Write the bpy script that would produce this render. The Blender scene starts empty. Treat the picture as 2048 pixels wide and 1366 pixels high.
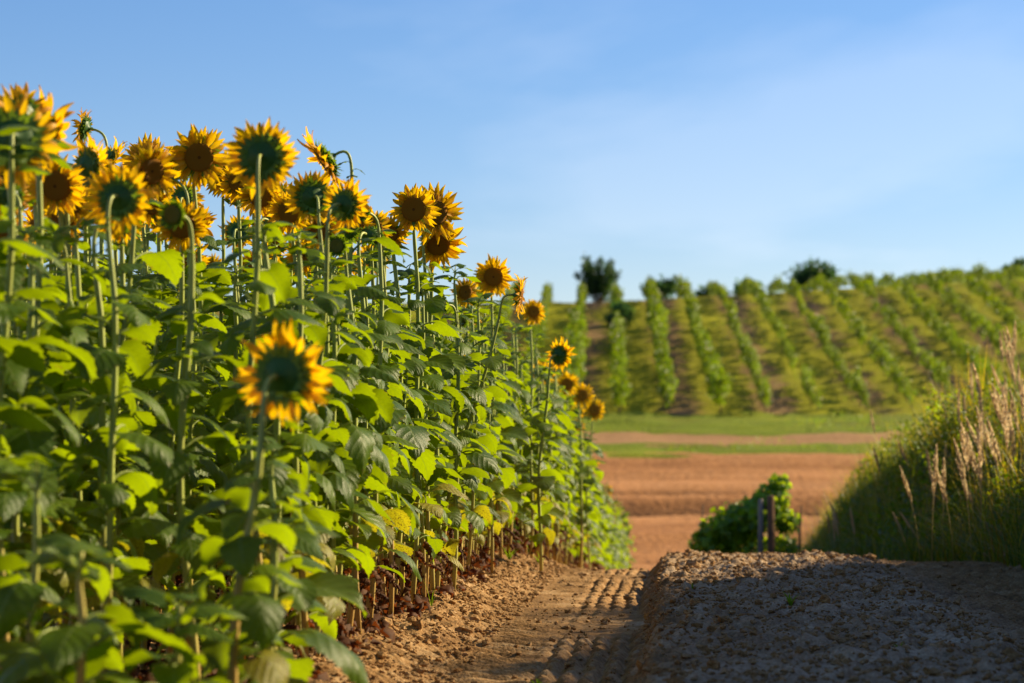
import bpy, math, random
import numpy as np
from mathutils import Vector, Matrix

random.seed(7)
rng = np.random.default_rng(11)
sc = bpy.context.scene
col = sc.collection
R = math.radians

# ------------------------------------------------------------------ camera
cam_d = bpy.data.cameras.new('camera')
cam = bpy.data.objects.new('camera', cam_d)
col.objects.link(cam)
sc.camera = cam
cam.location = (0, 0, 0.86)
cam.rotation_euler = (R(90 + 2.487), 0, 0)
cam_d.lens = 85
cam_d.sensor_width = 36
cam_d.clip_start = 0.05
cam_d.clip_end = 9000
cam_d.dof.use_dof = True
cam_d.dof.focus_distance = 12.0
cam_d.dof.aperture_fstop = 3.0

# ------------------------------------------------------------------ light
SUN_AZ, SUN_EL = 63.0, 27.5            # degrees right of the view axis, above the horizon
S = Vector((math.sin(R(SUN_AZ)) * math.cos(R(SUN_EL)), math.cos(R(SUN_AZ)) * math.cos(R(SUN_EL)), math.sin(R(SUN_EL))))
sun_d = bpy.data.lights.new('sun', 'SUN')
sun_d.energy = 5.0
sun_d.angle = R(0.5)
sun_d.color = (1.0, 0.82, 0.49)
sun = bpy.data.objects.new('sun', sun_d)
sun.rotation_euler = (-S).to_track_quat('-Z', 'Y').to_euler()
col.objects.link(sun)

w = bpy.data.worlds.new('World')
sc.world = w
w.use_nodes = True
wn, wl = w.node_tree.nodes, w.node_tree.links
wn.clear()
w_out = wn.new('ShaderNodeOutputWorld')
w_bg = wn.new('ShaderNodeBackground')
w_bg.inputs['Strength'].default_value = 0.073
w_sky = wn.new('ShaderNodeTexSky')
w_sky.sky_type = 'NISHITA'
w_sky.sun_disc = False
w_sky.sun_elevation = R(SUN_EL)
w_sky.sun_rotation = R(SUN_AZ)
w_sky.air_density = 1.0
w_sky.dust_density = 0.2
w_sky.ozone_density = 6.0
# thin cirrus: noise on the plane of the cloud layer, the same all round the sky
w_geo = wn.new('ShaderNodeTexCoord')
w_sep = wn.new('ShaderNodeSeparateXYZ')
wl.new(w_geo.outputs['Generated'], w_sep.inputs[0])
def wmath(op, a, b):
    n = wn.new('ShaderNodeMath'); n.operation = op
    for i, v in enumerate((a, b)):
        if isinstance(v, (int, float)): n.inputs[i].default_value = v
        else: wl.new(v, n.inputs[i])
    return n.outputs[0]
zz = wmath('MAXIMUM', w_sep.outputs[2], 0.02)
zz = wmath('ADD', zz, 0.06)
w_cmb = wn.new('ShaderNodeCombineXYZ')
wl.new(wmath('DIVIDE', w_sep.outputs[0], zz), w_cmb.inputs[0])
wl.new(wmath('DIVIDE', w_sep.outputs[1], zz), w_cmb.inputs[1])
w_map = wn.new('ShaderNodeMapping')
w_map.inputs['Location'].default_value = (1.85, 1.5, 0)
w_map.inputs['Rotation'].default_value = (0, 0, R(24))
w_map.inputs['Scale'].default_value = (0.55, 0.30, 1)
wl.new(w_cmb.outputs[0], w_map.inputs[0])
w_no = wn.new('ShaderNodeTexNoise')
w_no.inputs['Scale'].default_value = 1.0
w_no.inputs['Detail'].default_value = 6.0
w_no.inputs['Roughness'].default_value = 0.5
w_no.inputs['Distortion'].default_value = 0.3
wl.new(w_map.outputs[0], w_no.inputs[0])
w_rmp = wn.new('ShaderNodeValToRGB')
w_rmp.color_ramp.elements[0].position = 0.54
w_rmp.color_ramp.elements[0].color = (0, 0, 0, 1)
w_rmp.color_ramp.elements[1].position = 0.64
w_rmp.color_ramp.elements[1].color = (0.15, 0.15, 0.15, 1)
wl.new(w_no.outputs[0], w_rmp.inputs[0])
w_hsv = wn.new('ShaderNodeHueSaturation')
w_hsv.inputs['Saturation'].default_value = 1.2
w_hsv.inputs['Value'].default_value = 1.0
w_tint = wn.new('ShaderNodeMix'); w_tint.data_type = 'RGBA'; w_tint.blend_type = 'MULTIPLY'
w_tint.inputs[0].default_value = 1.0
w_tint.inputs[7].default_value = (1.17, 0.97, 0.93, 1)
wl.new(w_sky.outputs[0], w_tint.inputs[6])
wl.new(w_tint.outputs[2], w_hsv.inputs['Color'])
w_mix = wn.new('ShaderNodeMix'); w_mix.data_type = 'RGBA'
wl.new(w_rmp.outputs[0], w_mix.inputs[0])
wl.new(w_hsv.outputs[0], w_mix.inputs[6])
w_mix.inputs[7].default_value = (7.4, 7.7, 8.4, 1)
wl.new(w_mix.outputs[2], w_bg.inputs['Color'])
wl.new(w_bg.outputs[0], w_out.inputs['Surface'])

sc.view_settings.view_transform = 'Standard'
sc.view_settings.look = 'None'
sc.view_settings.exposure = 1.05
sc.view_settings.gamma = 1.0
sc.view_settings.use_curve_mapping = False
sc.render.engine = 'CYCLES'
sc.cycles.use_denoising = True
sc.cycles.max_bounces = 7
sc.cycles.diffuse_bounces = 4
sc.cycles.transmission_bounces = 4
sc.cycles.transparent_max_bounces = 4
sc.cycles.caustics_reflective = False
sc.cycles.caustics_refractive = False

# ------------------------------------------------------------------ helpers
def tag(o, label=None, cat=None, group=None, kind=None):
    if label: o['label'] = label
    if cat: o['category'] = cat
    if group: o['group'] = group
    if kind: o['kind'] = kind
    return o

def obj(name, me, parent=None, loc=(0, 0, 0), rot=None, scale=None):
    o = bpy.data.objects.new(name, me)
    col.objects.link(o)
    if parent is not None: o.parent = parent
    o.location = loc
    if rot is not None:
        if isinstance(rot, Matrix):
            o.rotation_euler = rot.to_euler()
        else:
            o.rotation_euler = rot
    if scale is not None:
        o.scale = (scale,) * 3 if isinstance(scale, (int, float)) else scale
    return o

def mesh(name, verts, faces, mats, fmat=None, uvs=None, smooth=True, colors=None):
    """verts (n,3); faces (m,4) or (m,3) array or list of lists; uvs / colors per vertex"""
    me = bpy.data.meshes.new(name)
    verts = np.asarray(verts, dtype=np.float32)
    if isinstance(faces, np.ndarray):
        m, k = faces.shape
        me.vertices.add(len(verts)); me.vertices.foreach_set('co', verts.ravel())
        me.loops.add(m * k); me.loops.foreach_set('vertex_index', faces.astype(np.int32).ravel())
        me.polygons.add(m)
        me.polygons.foreach_set('loop_start', np.arange(0, m * k, k, dtype=np.int32))
        me.polygons.foreach_set('loop_total', np.full(m, k, dtype=np.int32))
        lv = faces.ravel()
    else:
        me.from_pydata([tuple(v) for v in verts], [], [tuple(f) for f in faces])
        lv = np.array([i for f in faces for i in f])
    for mt in mats: me.materials.append(mt)
    if fmat is not None:
        me.polygons.foreach_set('material_index', np.asarray(fmat, dtype=np.int32))
    if uvs is not None:
        ul = me.uv_layers.new(name='UVMap')
        ul.data.foreach_set('uv', np.asarray(uvs, dtype=np.float32)[lv].ravel())
    if colors is not None:
        ca = me.color_attributes.new('Col', 'FLOAT_COLOR', 'POINT')
        c4 = np.ones((len(verts), 4), dtype=np.float32); c4[:, :3] = colors
        ca.data.foreach_set('color', c4.ravel())
    me.update(calc_edges=True)
    me.polygons.foreach_set('use_smooth', np.full(len(me.polygons), smooth, dtype=bool))
    me.update()
    return me

class MB:
    """collects small meshes into one"""
    def __init__(s): s.v = []; s.f = []; s.m = []; s.uv = []; s.n = 0
    def add(s, v, f, mi=0, uv=None):
        v = np.asarray(v, dtype=float)
        s.v.append(v)
        s.f += [[i + s.n for i in q] for q in f]
        s.m += [mi] * len(f)
        s.uv.append(np.zeros((len(v), 2)) if uv is None else np.asarray(uv))
        s.n += len(v)
    def build(s, name, mats, smooth=True):
        return mesh(name, np.concatenate(s.v), s.f, mats, s.m, np.concatenate(s.uv), smooth)

def tube(points, radii, sides=6, cap=True):
    P = np.asarray(points, dtype=float); n = len(P)
    T = np.gradient(P, axis=0); T /= np.linalg.norm(T, axis=1)[:, None] + 1e-9
    ref = np.array([1.0, 0.13, 0.07]) if abs(T[0][0]) < 0.8 else np.array([0.1, 1.0, 0.05])
    V = []
    for i in range(n):
        a = ref - T[i] * ref.dot(T[i]); a /= np.linalg.norm(a) + 1e-9
        b = np.cross(T[i], a); ref = a
        for k in range(sides):
            t = 2 * math.pi * k / sides
            V.append(P[i] + radii[i] * (a * math.cos(t) + b * math.sin(t)))
    F = []
    for i in range(n - 1):
        for k in range(sides):
            k2 = (k + 1) % sides
            F.append([i * sides + k, i * sides + k2, (i + 1) * sides + k2, (i + 1) * sides + k])
    if cap:
        F.append(list(range(sides))[::-1]); F.append([(n - 1) * sides + k for k in range(sides)])
    return np.array(V), F

def ordinal(n):
    return '%d%s' % (n, 'th' if 10 <= n % 100 <= 20 else {1: 'st', 2: 'nd', 3: 'rd'}.get(n % 10, 'th'))

# value noise
_perm = rng.permutation(4096)
def _h(ix, iy):
    return _perm[(ix + _perm[iy & 4095]) & 4095] / 4095.0
def vnoise(x, y):
    x = np.asarray(x, float); y = np.asarray(y, float)
    ix = np.floor(x).astype(int); iy = np.floor(y).astype(int)
    fx = x - ix; fy = y - iy
    fx = fx * fx * (3 - 2 * fx); fy = fy * fy * (3 - 2 * fy)
    a = _h(ix, iy); b = _h(ix + 1, iy); c = _h(ix, iy + 1); d = _h(ix + 1, iy + 1)
    return (a * (1 - fx) + b * fx) * (1 - fy) + (c * (1 - fx) + d * fx) * fy - 0.5
def fbm(x, y, octv=3, gain=0.5):
    r = 0; a = 1.0
    for i in range(octv):
        r = r + a * vnoise(x * 2 ** i + 17.3 * i, y * 2 ** i + 9.1 * i); a *= gain
    return r
def sstep(a, b, x):
    t = np.clip((np.asarray(x, float) - a) / (b - a), 0, 1)
    return t * t * (3 - 2 * t)

# ------------------------------------------------------------------ terrain
_py = [-60, 0, 15, 19, 22, 26, 32, 40, 50, 60, 70, 80, 90, 100, 106, 109, 112, 114.5, 120, 125, 140, 155, 170, 178, 190, 205, 300, 600, 4000]
_pz = [0, 0, 0.02, -0.02, -0.2, -0.52, -1.0, -1.6, -2.05, -2.2, -2.1, -1.7, -1.08, -0.35, 0.12, 0.40, 1.0, 1.45, 2.2, 2.95, 5.35, 7.9, 10.5, 11.4, 11.8, 11.6, 6, 3, 0]
_ty = np.arange(-60, 4000, 0.5)
_tz = np.interp(_ty, _py, _pz)
_k = np.exp(-0.5 * (np.arange(-12, 13) / 2.2) ** 2); _k /= _k.sum()
_tz2 = np.convolve(np.pad(_tz, 12, mode='edge'), _k, mode='valid')
def base_z(x, y):
    x = np.asarray(x, float); y = np.asarray(y, float)
    z = np.interp(y, _ty, _tz2)
    z = z + 0.072 * np.clip(x - 6, 0, 90) * sstep(125, 205, y) * (1 - sstep(260, 500, y))
    return z
ROAD = 0.068
def road_u(x, y): return x - ROAD * (y - 9)
BANK_Y = [-20, 6, 12, 14.5, 16.2, 17.8, 19.2, 20.6, 22, 26, 32, 40, 48, 60]
BANK_H = [2.9, 2.8, 2.65, 2.5, 2.25, 1.7, 1.1, 0.95, 1.10, 1.6, 1.8, 1.55, 1.1, 0.3]
FOOT_Y = [-20, 12, 19, 23, 28, 36, 60]
FOOT_U = [3.3, 3.3, 3.2, 2.95, 2.60, 2.50, 3.0]
def bank_foot(y):
    return np.interp(y, FOOT_Y, FOOT_U)
def bank_h(x, y):
    u = road_u(x, y)
    foot = bank_foot(y) + 0.2 * vnoise(y * 0.45 + 3, y * 0 + 7.0)
    t = sstep(-0.05, 1.25, u - foot) ** 0.85
    back = 1 - sstep(3.0, 9.0, u - foot)
    return np.interp(y, BANK_Y, BANK_H) * t * (0.25 + 0.75 * back) + 0.12 * t * fbm(x * 1.3, y * 1.3, 2) + 0.55 * t * vnoise(y * 1.5 + 11, y * 0 + 2.0) * (1 - sstep(15.5, 18, y))
def micro(x, y):
    """relief of the farm track: two ruts, a crown between, loose crumbs"""
    u = road_u(x, y)
    wob = 0.10 * fbm(x * 0 + 5.0, y * 0.8, 2)
    wob2 = 0.05 * fbm(x * 0 + 8.0, y * 3.0, 2)
    l_in = sstep(-0.62 + wob, -0.22 + wob, u)
    l_out = 1 - sstep(0.41 + wob2, 0.56 + wob2, u)
    rutL = l_in * l_out
    r_in = sstep(1.9 + wob, 2.3 + wob, u)
    r_out = 1 - sstep(2.85, 3.25, u)
    rutR = r_in * r_out
    fade = 1 - sstep(30, 46, y)
    crown = sstep(0.41 + wob2, 0.56 + wob2, u) * (1 - sstep(1.8, 2.6, u))
    z = -0.085 * rutL - 0.03 * rutR + 0.03 * crown + 0.05 * np.exp(-((u + 0.78) / 0.28) ** 2)
    rough = 0.9 - 0.72 * rutL - 0.7 * rutR
    rough = np.where(u < -1.2, 0.6, rough) * (1 + 0.15 * crown)
    n1 = fbm(x * 3.1, y * 3.1, 2)
    n2 = fbm(x * 11 + 40, y * 11, 2)
    n3 = vnoise(x * 31 + 3, y * 31)
    n4 = vnoise(x * 62 + 13, y * 62)
    clod = np.clip(n2 + 0.05, 0, 1) ** 1.2
    z = z + rough * (0.05 * n1 * (1 - 0.5 * crown) + 0.075 * clod + 0.018 * n3 + 0.010 * n4)
    # tyre prints: scalloped bars on the shoulder, wavy lines in the floor of the rut
    bars = np.sin(2 * math.pi * (y + 0.30 * u + 0.05 * n1) / 0.21)
    z = z + 0.020 * np.clip(bars, -0.4, 1) * np.exp(-((u + 0.22 - wob) / 0.16) ** 2) * sstep(-0.1, 0.25, vnoise(y * 0.5, u * 0.2 + 4) + 0.3)
    tri = np.abs(((y / 0.30) % 1) - 0.5) * 2
    lines = np.sin(2 * math.pi * (u + 0.030 * tri + 0.02 * n1) / 0.085)
    z = z + 0.017 * lines * rutL * sstep(0.0, 0.14, u + 0.05) * sstep(-0.42, 0.02, vnoise(y * 0.9 + 2, u * 2.5)) 
    z = z + 0.009 * np.sin(2 * math.pi * (y - 0.4 * u + 0.06 * n1) / 0.12) * rutL * sstep(-0.05, 0.3, vnoise(y * 0.8 + 30, u * 2.0))
    lr = np.sin(2 * math.pi * (y + 0.9 * np.abs(u - 2.5) + 0.03 * n1) / 0.13)
    z = z + 0.020 * lr * rutR + 0.010 * np.sin(2 * math.pi * u / 0.12) * rutR
    return z * fade
def ground_z(x, y):
    return base_z(x, y) + bank_h(x, y) + micro(x, y)

# ------------------------------------------------------------------ materials
def nodemat(name):
    m = bpy.data.materials.new(name); m.use_nodes = True
    nt = m.node_tree; nt.nodes.clear()
    out = nt.nodes.new('ShaderNodeOutputMaterial')
    return m, nt.nodes, nt.links, out
def ramp(N, L, fac, stops):
    r = N.new('ShaderNodeValToRGB')
    e = r.color_ramp.elements
    while len(e) < len(stops): e.new(0.5)
    for i, (p, c) in enumerate(stops):
        e[i].position = p; e[i].color = (*c, 1)
    L.new(fac, r.inputs[0]); return r.outputs[0]
def noise(N, L, scale, detail=3, rough=0.55, vec=None, mapping=None):
    n = N.new('ShaderNodeTexNoise')
    n.inputs['Scale'].default_value = scale; n.inputs['Detail'].default_value = detail; n.inputs['Roughness'].default_value = rough
    if vec is not None:
        if mapping is not None:
            mp = N.new('ShaderNodeMapping'); mp.inputs['Scale'].default_value = mapping
            L.new(vec, mp.inputs[0]); vec = mp.outputs[0]
        L.new(vec, n.inputs['Vector'])
    return n.outputs[0]
def mixc(N, L, fac, a, b, mode='MIX'):
    n = N.new('ShaderNodeMix'); n.data_type = 'RGBA'; n.blend_type = mode
    for i, v in ((0, fac), (6, a), (7, b)):
        if isinstance(v, (int, float)): n.inputs[i].default_value = v
        elif isinstance(v, tuple): n.inputs[i].default_value = (*v, 1)
        else: L.new(v, n.inputs[i])
    return n.outputs[2]
def fmath(N, L, op, a, b=0.0):
    n = N.new('ShaderNodeMath'); n.operation = op
    for i, v in enumerate((a, b)):
        if isinstance(v, (int, float)): n.inputs[i].default_value = v
        else: L.new(v, n.inputs[i])
    return n.outputs[0]
def bump(N, L, h, strength=0.5, dist=0.01):
    b = N.new('ShaderNodeBump'); b.inputs['Strength'].default_value = strength; b.inputs['Distance'].default_value = dist
    L.new(h, b.inputs['Height']); return b.outputs[0]
def principled(N, rough=0.8, spec=0.3):
    p = N.new('ShaderNodeBsdfPrincipled')
    p.inputs['Roughness'].default_value = rough; p.inputs['Specular IOR Level'].default_value = spec
    return p
def foliage(name, dark, light, trans, tfac=0.45, rough=0.45, spec=0.5, veins=False, hue=0.03, spots=None, useattr=False, nscale=14):
    m, N, L, out = nodemat(name)
    tc = N.new('ShaderNodeTexCoord'); oi = N.new('ShaderNodeObjectInfo')
    n = noise(N, L, nscale, 3, 0.6, tc.outputs['Object'])
    f = fmath(N, L, 'ADD', fmath(N, L, 'MULTIPLY', n, 0.6), fmath(N, L, 'MULTIPLY', oi.outputs['Random'], 0.5))
    c = ramp(N, L, f, [(0.25, dark), (0.85, light)])
    ct = ramp(N, L, f, [(0.25, tuple(0.65 * v for v in trans)), (0.85, trans)])
    if useattr:
        at = N.new('ShaderNodeAttribute'); at.attribute_name = 'Col'
        c = mixc(N, L, 1.0, c, at.outputs['Color'], 'MULTIPLY')
        ct = mixc(N, L, 1.0, ct, at.outputs['Color'], 'MULTIPLY')
    nrm = None
    if veins:
        uv = N.new('ShaderNodeSeparateXYZ'); L.new(tc.outputs['UV'], uv.inputs[0])
        s = fmath(N, L, 'ABSOLUTE', uv.outputs[0])
        mid = fmath(N, L, 'LESS_THAN', s, 0.05)
        ph = fmath(N, L, 'SUBTRACT', uv.outputs[1], fmath(N, L, 'MULTIPLY', s, 0.34))
        wv = fmath(N, L, 'ABSOLUTE', fmath(N, L, 'SINE', fmath(N, L, 'MULTIPLY', ph, 19.0)))
        lat = fmath(N, L, 'LESS_THAN', wv, 0.13)
        vein = fmath(N, L, 'MAXIMUM', mid, fmath(N, L, 'MULTIPLY', lat, 0.6))
        c = mixc(N, L, fmath(N, L, 'MULTIPLY', vein, 0.35), c, (0.30, 0.36, 0.12))
        ct = mixc(N, L, fmath(N, L, 'MULTIPLY', vein, 0.30), ct, (0.10, 0.17, 0.02))
        en = noise(N, L, 9, 3, 0.7, tc.outputs['Object'])
        ed = fmath(N, L, 'ADD', fmath(N, L, 'MULTIPLY', fmath(N, L, 'MAXIMUM', s, uv.outputs[1]), 0.55), fmath(N, L, 'MULTIPLY', en, 0.62))
        ef = ramp(N, L, ed, [(0.86, (0, 0, 0)), (0.96, (0.85, 0.85, 0.85))])
        c = mixc(N, L, ef, c, (0.20, 0.12, 0.025)); ct = mixc(N, L, ef, ct, (0.34, 0.20, 0.02))
        hgt = fmath(N, L, 'ADD', fmath(N, L, 'MULTIPLY', wv, 1.0), fmath(N, L, 'MULTIPLY', noise(N, L, 60, 2, 0.5, tc.outputs['Object']), 0.8))
        nrm = bump(N, L, hgt, 0.4, 0.005)
    if spots:
        sp = noise(N, L, 26, 2, 0.6, tc.outputs['Object'])
        sf = ramp(N, L, sp, [(0.56, (0, 0, 0)), (0.64, (1, 1, 1))])
        c = mixc(N, L, sf, c, spots); ct = mixc(N, L, sf, ct, tuple(0.6 * v for v in spots))
    p = principled(N, rough, spec); L.new(c, p.inputs['Base Color'])
    t = N.new('ShaderNodeBsdfTranslucent'); L.new(ct, t.inputs['Color'])
    if nrm is not None:
        L.new(nrm, p.inputs['Normal'])
    mx = N.new('ShaderNodeMixShader'); mx.inputs[0].default_value = tfac
    L.new(p.outputs[0], mx.inputs[1]); L.new(t.outputs[0], mx.inputs[2]); L.new(mx.outputs[0], out.inputs[0])
    return m
def solid(name, c1, c2, rough=0.8, spec=0.25, nscale=20, bstr=0.3, bdist=0.004, mapping=None):
    m, N, L, out = nodemat(name)
    tc = N.new('ShaderNodeTexCoord'); oi = N.new('ShaderNodeObjectInfo')
    n = noise(N, L, nscale, 4, 0.6, tc.outputs['Object'], mapping)
    f = fmath(N, L, 'ADD', fmath(N, L, 'MULTIPLY', n, 0.8), fmath(N, L, 'MULTIPLY', oi.outputs['Random'], 0.25))
    c = ramp(N, L, f, [(0.25, c1), (0.8, c2)])
    p = principled(N, rough, spec); L.new(c, p.inputs['Base Color'])
    L.new(bump(N, L, n, bstr, bdist), p.inputs['Normal'])
    L.new(p.outputs[0], out.inputs[0]); return m

def soil_mat(name, stops, scale=2.2, fine=45, bdist=0.012, stretch=None, crust=False):
    m, N, L, out = nodemat(name)
    g = N.new('ShaderNodeNewGeometry')
    a = noise(N, L, scale, 5, 0.65, g.outputs['Position'], stretch)
    b = noise(N, L, fine, 4, 0.7, g.outputs['Position'])
    v = N.new('ShaderNodeTexVoronoi'); v.inputs['Scale'].default_value = fine * 1.2
    L.new(g.outputs['Position'], v.inputs['Vector'])
    f = fmath(N, L, 'ADD', fmath(N, L, 'MULTIPLY', a, 0.55), fmath(N, L, 'MULTIPLY', b, 0.45))
    c = ramp(N, L, f, stops)
    h = fmath(N, L, 'ADD', b, fmath(N, L, 'MULTIPLY', v.outputs['Distance'], -0.5))
    if crust:                                       # pale dry crust on the crown between the wheel ruts
        sx = N.new('ShaderNodeSeparateXYZ'); L.new(g.outputs['Position'], sx.inputs[0])
        u = fmath(N, L, 'SUBTRACT', sx.outputs[0], fmath(N, L, 'MULTIPLY', fmath(N, L, 'SUBTRACT', sx.outputs[1], 9.0), ROAD))
        u = fmath(N, L, 'ADD', u, fmath(N, L, 'MULTIPLY', a, 0.5))
        k = ramp(N, L, fmath(N, L, 'MULTIPLY', u, 0.25), [(0.17, (0, 0, 0)), (0.23, (1, 1, 1)), (0.54, (1, 1, 1)), (0.64, (0, 0, 0))])
        c = mixc(N, L, fmath(N, L, 'MULTIPLY', k, 0.65), c, ramp(N, L, f, [(0.36, (0.18, 0.115, 0.068)), (0.5, (0.37, 0.265, 0.175)), (0.64, (0.58, 0.46, 0.34))]))
    p = principled(N, 0.95, 0.12); L.new(c, p.inputs['Base Color'])
    L.new(bump(N, L, h, 0.8, bdist), p.inputs['Normal'])
    L.new(p.outputs[0], out.inputs[0]); return m

M = {}
M['soil'] = soil_mat('loam', [(0.36, (0.11, 0.056, 0.022)), (0.5, (0.27, 0.148, 0.058)), (0.64, (0.45, 0.29, 0.15))], crust=True)
M['clod'] = soil_mat('clod_loam', [(0.34, (0.16, 0.08, 0.030)), (0.5, (0.32, 0.175, 0.068)), (0.66, (0.48, 0.32, 0.18))], 6, 60)
M['leaf'] = foliage('sunflower_leaf', (0.034, 0.082, 0.003), (0.098, 0.160, 0.005), (0.38, 0.51, 0.002), 0.46, 0.42, 0.26, veins=True)
M['leaf_yellow'] = foliage('yellowing_leaf', (0.17, 0.19, 0.015), (0.28, 0.26, 0.02), (0.62, 0.56, 0.01), 0.45, 0.5, 0.4, veins=True, spots=(0.12, 0.045, 0.015))
M['leaf_dry'] = foliage('withered_leaf', (0.045, 0.018, 0.010), (0.13, 0.055, 0.022), (0.30, 0.07, 0.012), 0.30, 0.75, 0.2)
def stem_mat():
    m, N, L, out = nodemat('sunflower_stem')
    tc = N.new('ShaderNodeTexCoord'); sx = N.new('ShaderNodeSeparateXYZ'); L.new(tc.outputs['Object'], sx.inputs[0])
    n = noise(N, L, 30, 4, 0.6, tc.outputs['Object'], (1, 1, 0.12)); n2 = noise(N, L, 3, 2, 0.5, tc.outputs['Object'])
    oi = N.new('ShaderNodeObjectInfo')
    h = fmath(N, L, 'ADD', sx.outputs[2], fmath(N, L, 'MULTIPLY', fmath(N, L, 'SUBTRACT', fmath(N, L, 'ADD', n2, oi.outputs['Random']), 1.0), 0.5))
    a = ramp(N, L, h, [(0.10, (0.44, 0.27, 0.08)), (0.32, (0.40, 0.34, 0.08)), (0.65, (0.32, 0.38, 0.065))])
    b = mixc(N, L, ramp(N, L, n, [(0.35, (0, 0, 0)), (0.7, (0.5, 0.5, 0.5))]), a, (0.20, 0.17, 0.05))
    p = principled(N, 0.5, 0.4); L.new(b, p.inputs['Base Color'])
    L.new(bump(N, L, n, 0.35, 0.003), p.inputs['Normal']); L.new(p.outputs[0], out.inputs[0]); return m
M['stem'] = stem_mat()
M['petiole'] = foliage('petiole_green', (0.20, 0.27, 0.05), (0.32, 0.38, 0.09), (0.5, 0.55, 0.05), 0.25, 0.5, 0.4)
M['petal'] = foliage('sunflower_petal', (0.74, 0.28, 0.003), (0.90, 0.48, 0.005), (1.0, 0.62, 0.003), 0.54, 0.5, 0.3)
M['bract'] = foliage('bract_green', (0.05, 0.13, 0.012), (0.12, 0.23, 0.03), (0.28, 0.42, 0.01), 0.35, 0.5, 0.3)
M['calyx'] = foliage('calyx_green', (0.028, 0.095, 0.008), (0.075, 0.17, 0.016), (0.20, 0.34, 0.008), 0.28, 0.5, 0.4)
M['post'] = solid('weathered_wood', (0.14, 0.12, 0.11), (0.40, 0.35, 0.31), 0.85, 0.2, 12, 0.5, 0.01, (1, 1, 0.15))
M['bark'] = solid('vine_bark', (0.07, 0.045, 0.03), (0.17, 0.12, 0.08), 0.9, 0.1, 16, 0.6, 0.01, (1, 1, 0.2))
M['vine_leaf'] = foliage('vine_leaf', (0.026, 0.080, 0.004), (0.10, 0.17, 0.006), (0.42, 0.58, 0.002), 0.38, 0.45, 0.4, useattr=True, nscale=3)
M['tree_leaf'] = foliage('tree_leaf', (0.022, 0.065, 0.020), (0.060, 0.125, 0.030), (0.12, 0.24, 0.03), 0.36, 0.5, 0.3, useattr=True, nscale=2)
M['grass'] = foliage('grass_blade', (0.045, 0.075, 0.006), (0.10, 0.15, 0.010), (0.30, 0.38, 0.006), 0.42, 0.45, 0.4, useattr=True, nscale=3)
M['plume'] = foliage('dry_plume', (0.60, 0.43, 0.22), (0.78, 0.60, 0.36), (0.97, 0.78, 0.48), 0.50, 0.8, 0.1)
M['straw'] = foliage('dry_straw', (0.36, 0.27, 0.10), (0.52, 0.40, 0.17), (0.6, 0.45, 0.15), 0.3, 0.6, 0.3)
M['white'] = foliage('white_floret', (0.7, 0.7, 0.68), (0.82, 0.82, 0.8), (0.7, 0.7, 0.7), 0.4, 0.6, 0.2)

def disc_mat():
    m, N, L, out = nodemat('sunflower_disc')
    tc = N.new('ShaderNodeTexCoord')
    ln = N.new('ShaderNodeVectorMath'); ln.operation = 'LENGTH'
    mp = N.new('ShaderNodeMapping'); mp.inputs['Scale'].default_value = (1, 1, 0)
    L.new(tc.outputs['Object'], mp.inputs[0]); L.new(mp.outputs[0], ln.inputs[0])
    nn = noise(N, L, 40, 3, 0.6, tc.outputs['Object'])
    r = fmath(N, L, 'ADD', ln.outputs['Value'], fmath(N, L, 'MULTIPLY', fmath(N, L, 'SUBTRACT', nn, 0.5), 0.014))
    c = ramp(N, L, fmath(N, L, 'MULTIPLY', r, 14.0), [(0.10, (0.20, 0.13, 0.014)), (0.32, (0.17, 0.070, 0.009)), (0.62, (0.24, 0.080, 0.007)), (0.90, (0.48, 0.20, 0.012))])
    v = N.new('ShaderNodeTexVoronoi'); v.inputs['Scale'].default_value = 230
    L.new(tc.outputs['Object'], v.inputs['Vector'])
    p = principled(N, 0.85, 0.15); L.new(c, p.inputs['Base Color'])
    L.new(bump(N, L, v.outputs['Distance'], 1.0, 0.006), p.inputs['Normal'])
    L.new(p.outputs[0], out.inputs[0]); return m
M['disc'] = disc_mat()

def hill_mat():
    """inter-rows of the vineyard: mown grass and worked soil in turn, along the rows"""
    m, N, L, out = nodemat('vineyard_ground')
    g = N.new('ShaderNodeNewGeometry')
    sx = N.new('ShaderNodeSeparateXYZ'); L.new(g.outputs['Position'], sx.inputs[0])
    u = fmath(N, L, 'SUBTRACT', sx.outputs[0], fmath(N, L, 'MULTIPLY', fmath(N, L, 'SUBTRACT', sx.outputs[1], 120.0), ROWDIR))
    ph = fmath(N, L, 'DIVIDE', fmath(N, L, 'SUBTRACT', u, ROW0), ROWGAP)
    wob = noise(N, L, 0.35, 3, 0.6, g.outputs['Position'])
    ph = fmath(N, L, 'ADD', ph, fmath(N, L, 'MULTIPLY', wob, 0.5))
    st = fmath(N, L, 'SINE', fmath(N, L, 'MULTIPLY', ph, math.pi))
    big = noise(N, L, 0.10, 3, 0.6, g.outputs['Position'])
    fine = noise(N, L, 1.4, 5, 0.7, g.outputs['Position'], (0.45, 1.3, 1))
    k = fmath(N, L, 'ADD', fmath(N, L, 'MULTIPLY', st, 0.13), fmath(N, L, 'ADD', fmath(N, L, 'MULTIPLY', fine, 0.50), fmath(N, L, 'MULTIPLY', big, 0.50)))
    c = ramp(N, L, k, [(0.34, (0.22, 0.135, 0.06)), (0.41, (0.22, 0.155, 0.04)), (0.46, (0.21, 0.20, 0.010)), (0.66, (0.27, 0.27, 0.006))])
    p = principled(N, 0.95, 0.1); L.new(c, p.inputs['Base Color'])
    L.new(bump(N, L, fine, 1.0, 0.35), p.inputs['Normal'])
    L.new(p.outputs[0], out.inputs[0]); return m
ROWDIR, ROW0, ROWGAP = 0.040, 5.36, 2.5
M['hill'] = hill_mat()
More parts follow.
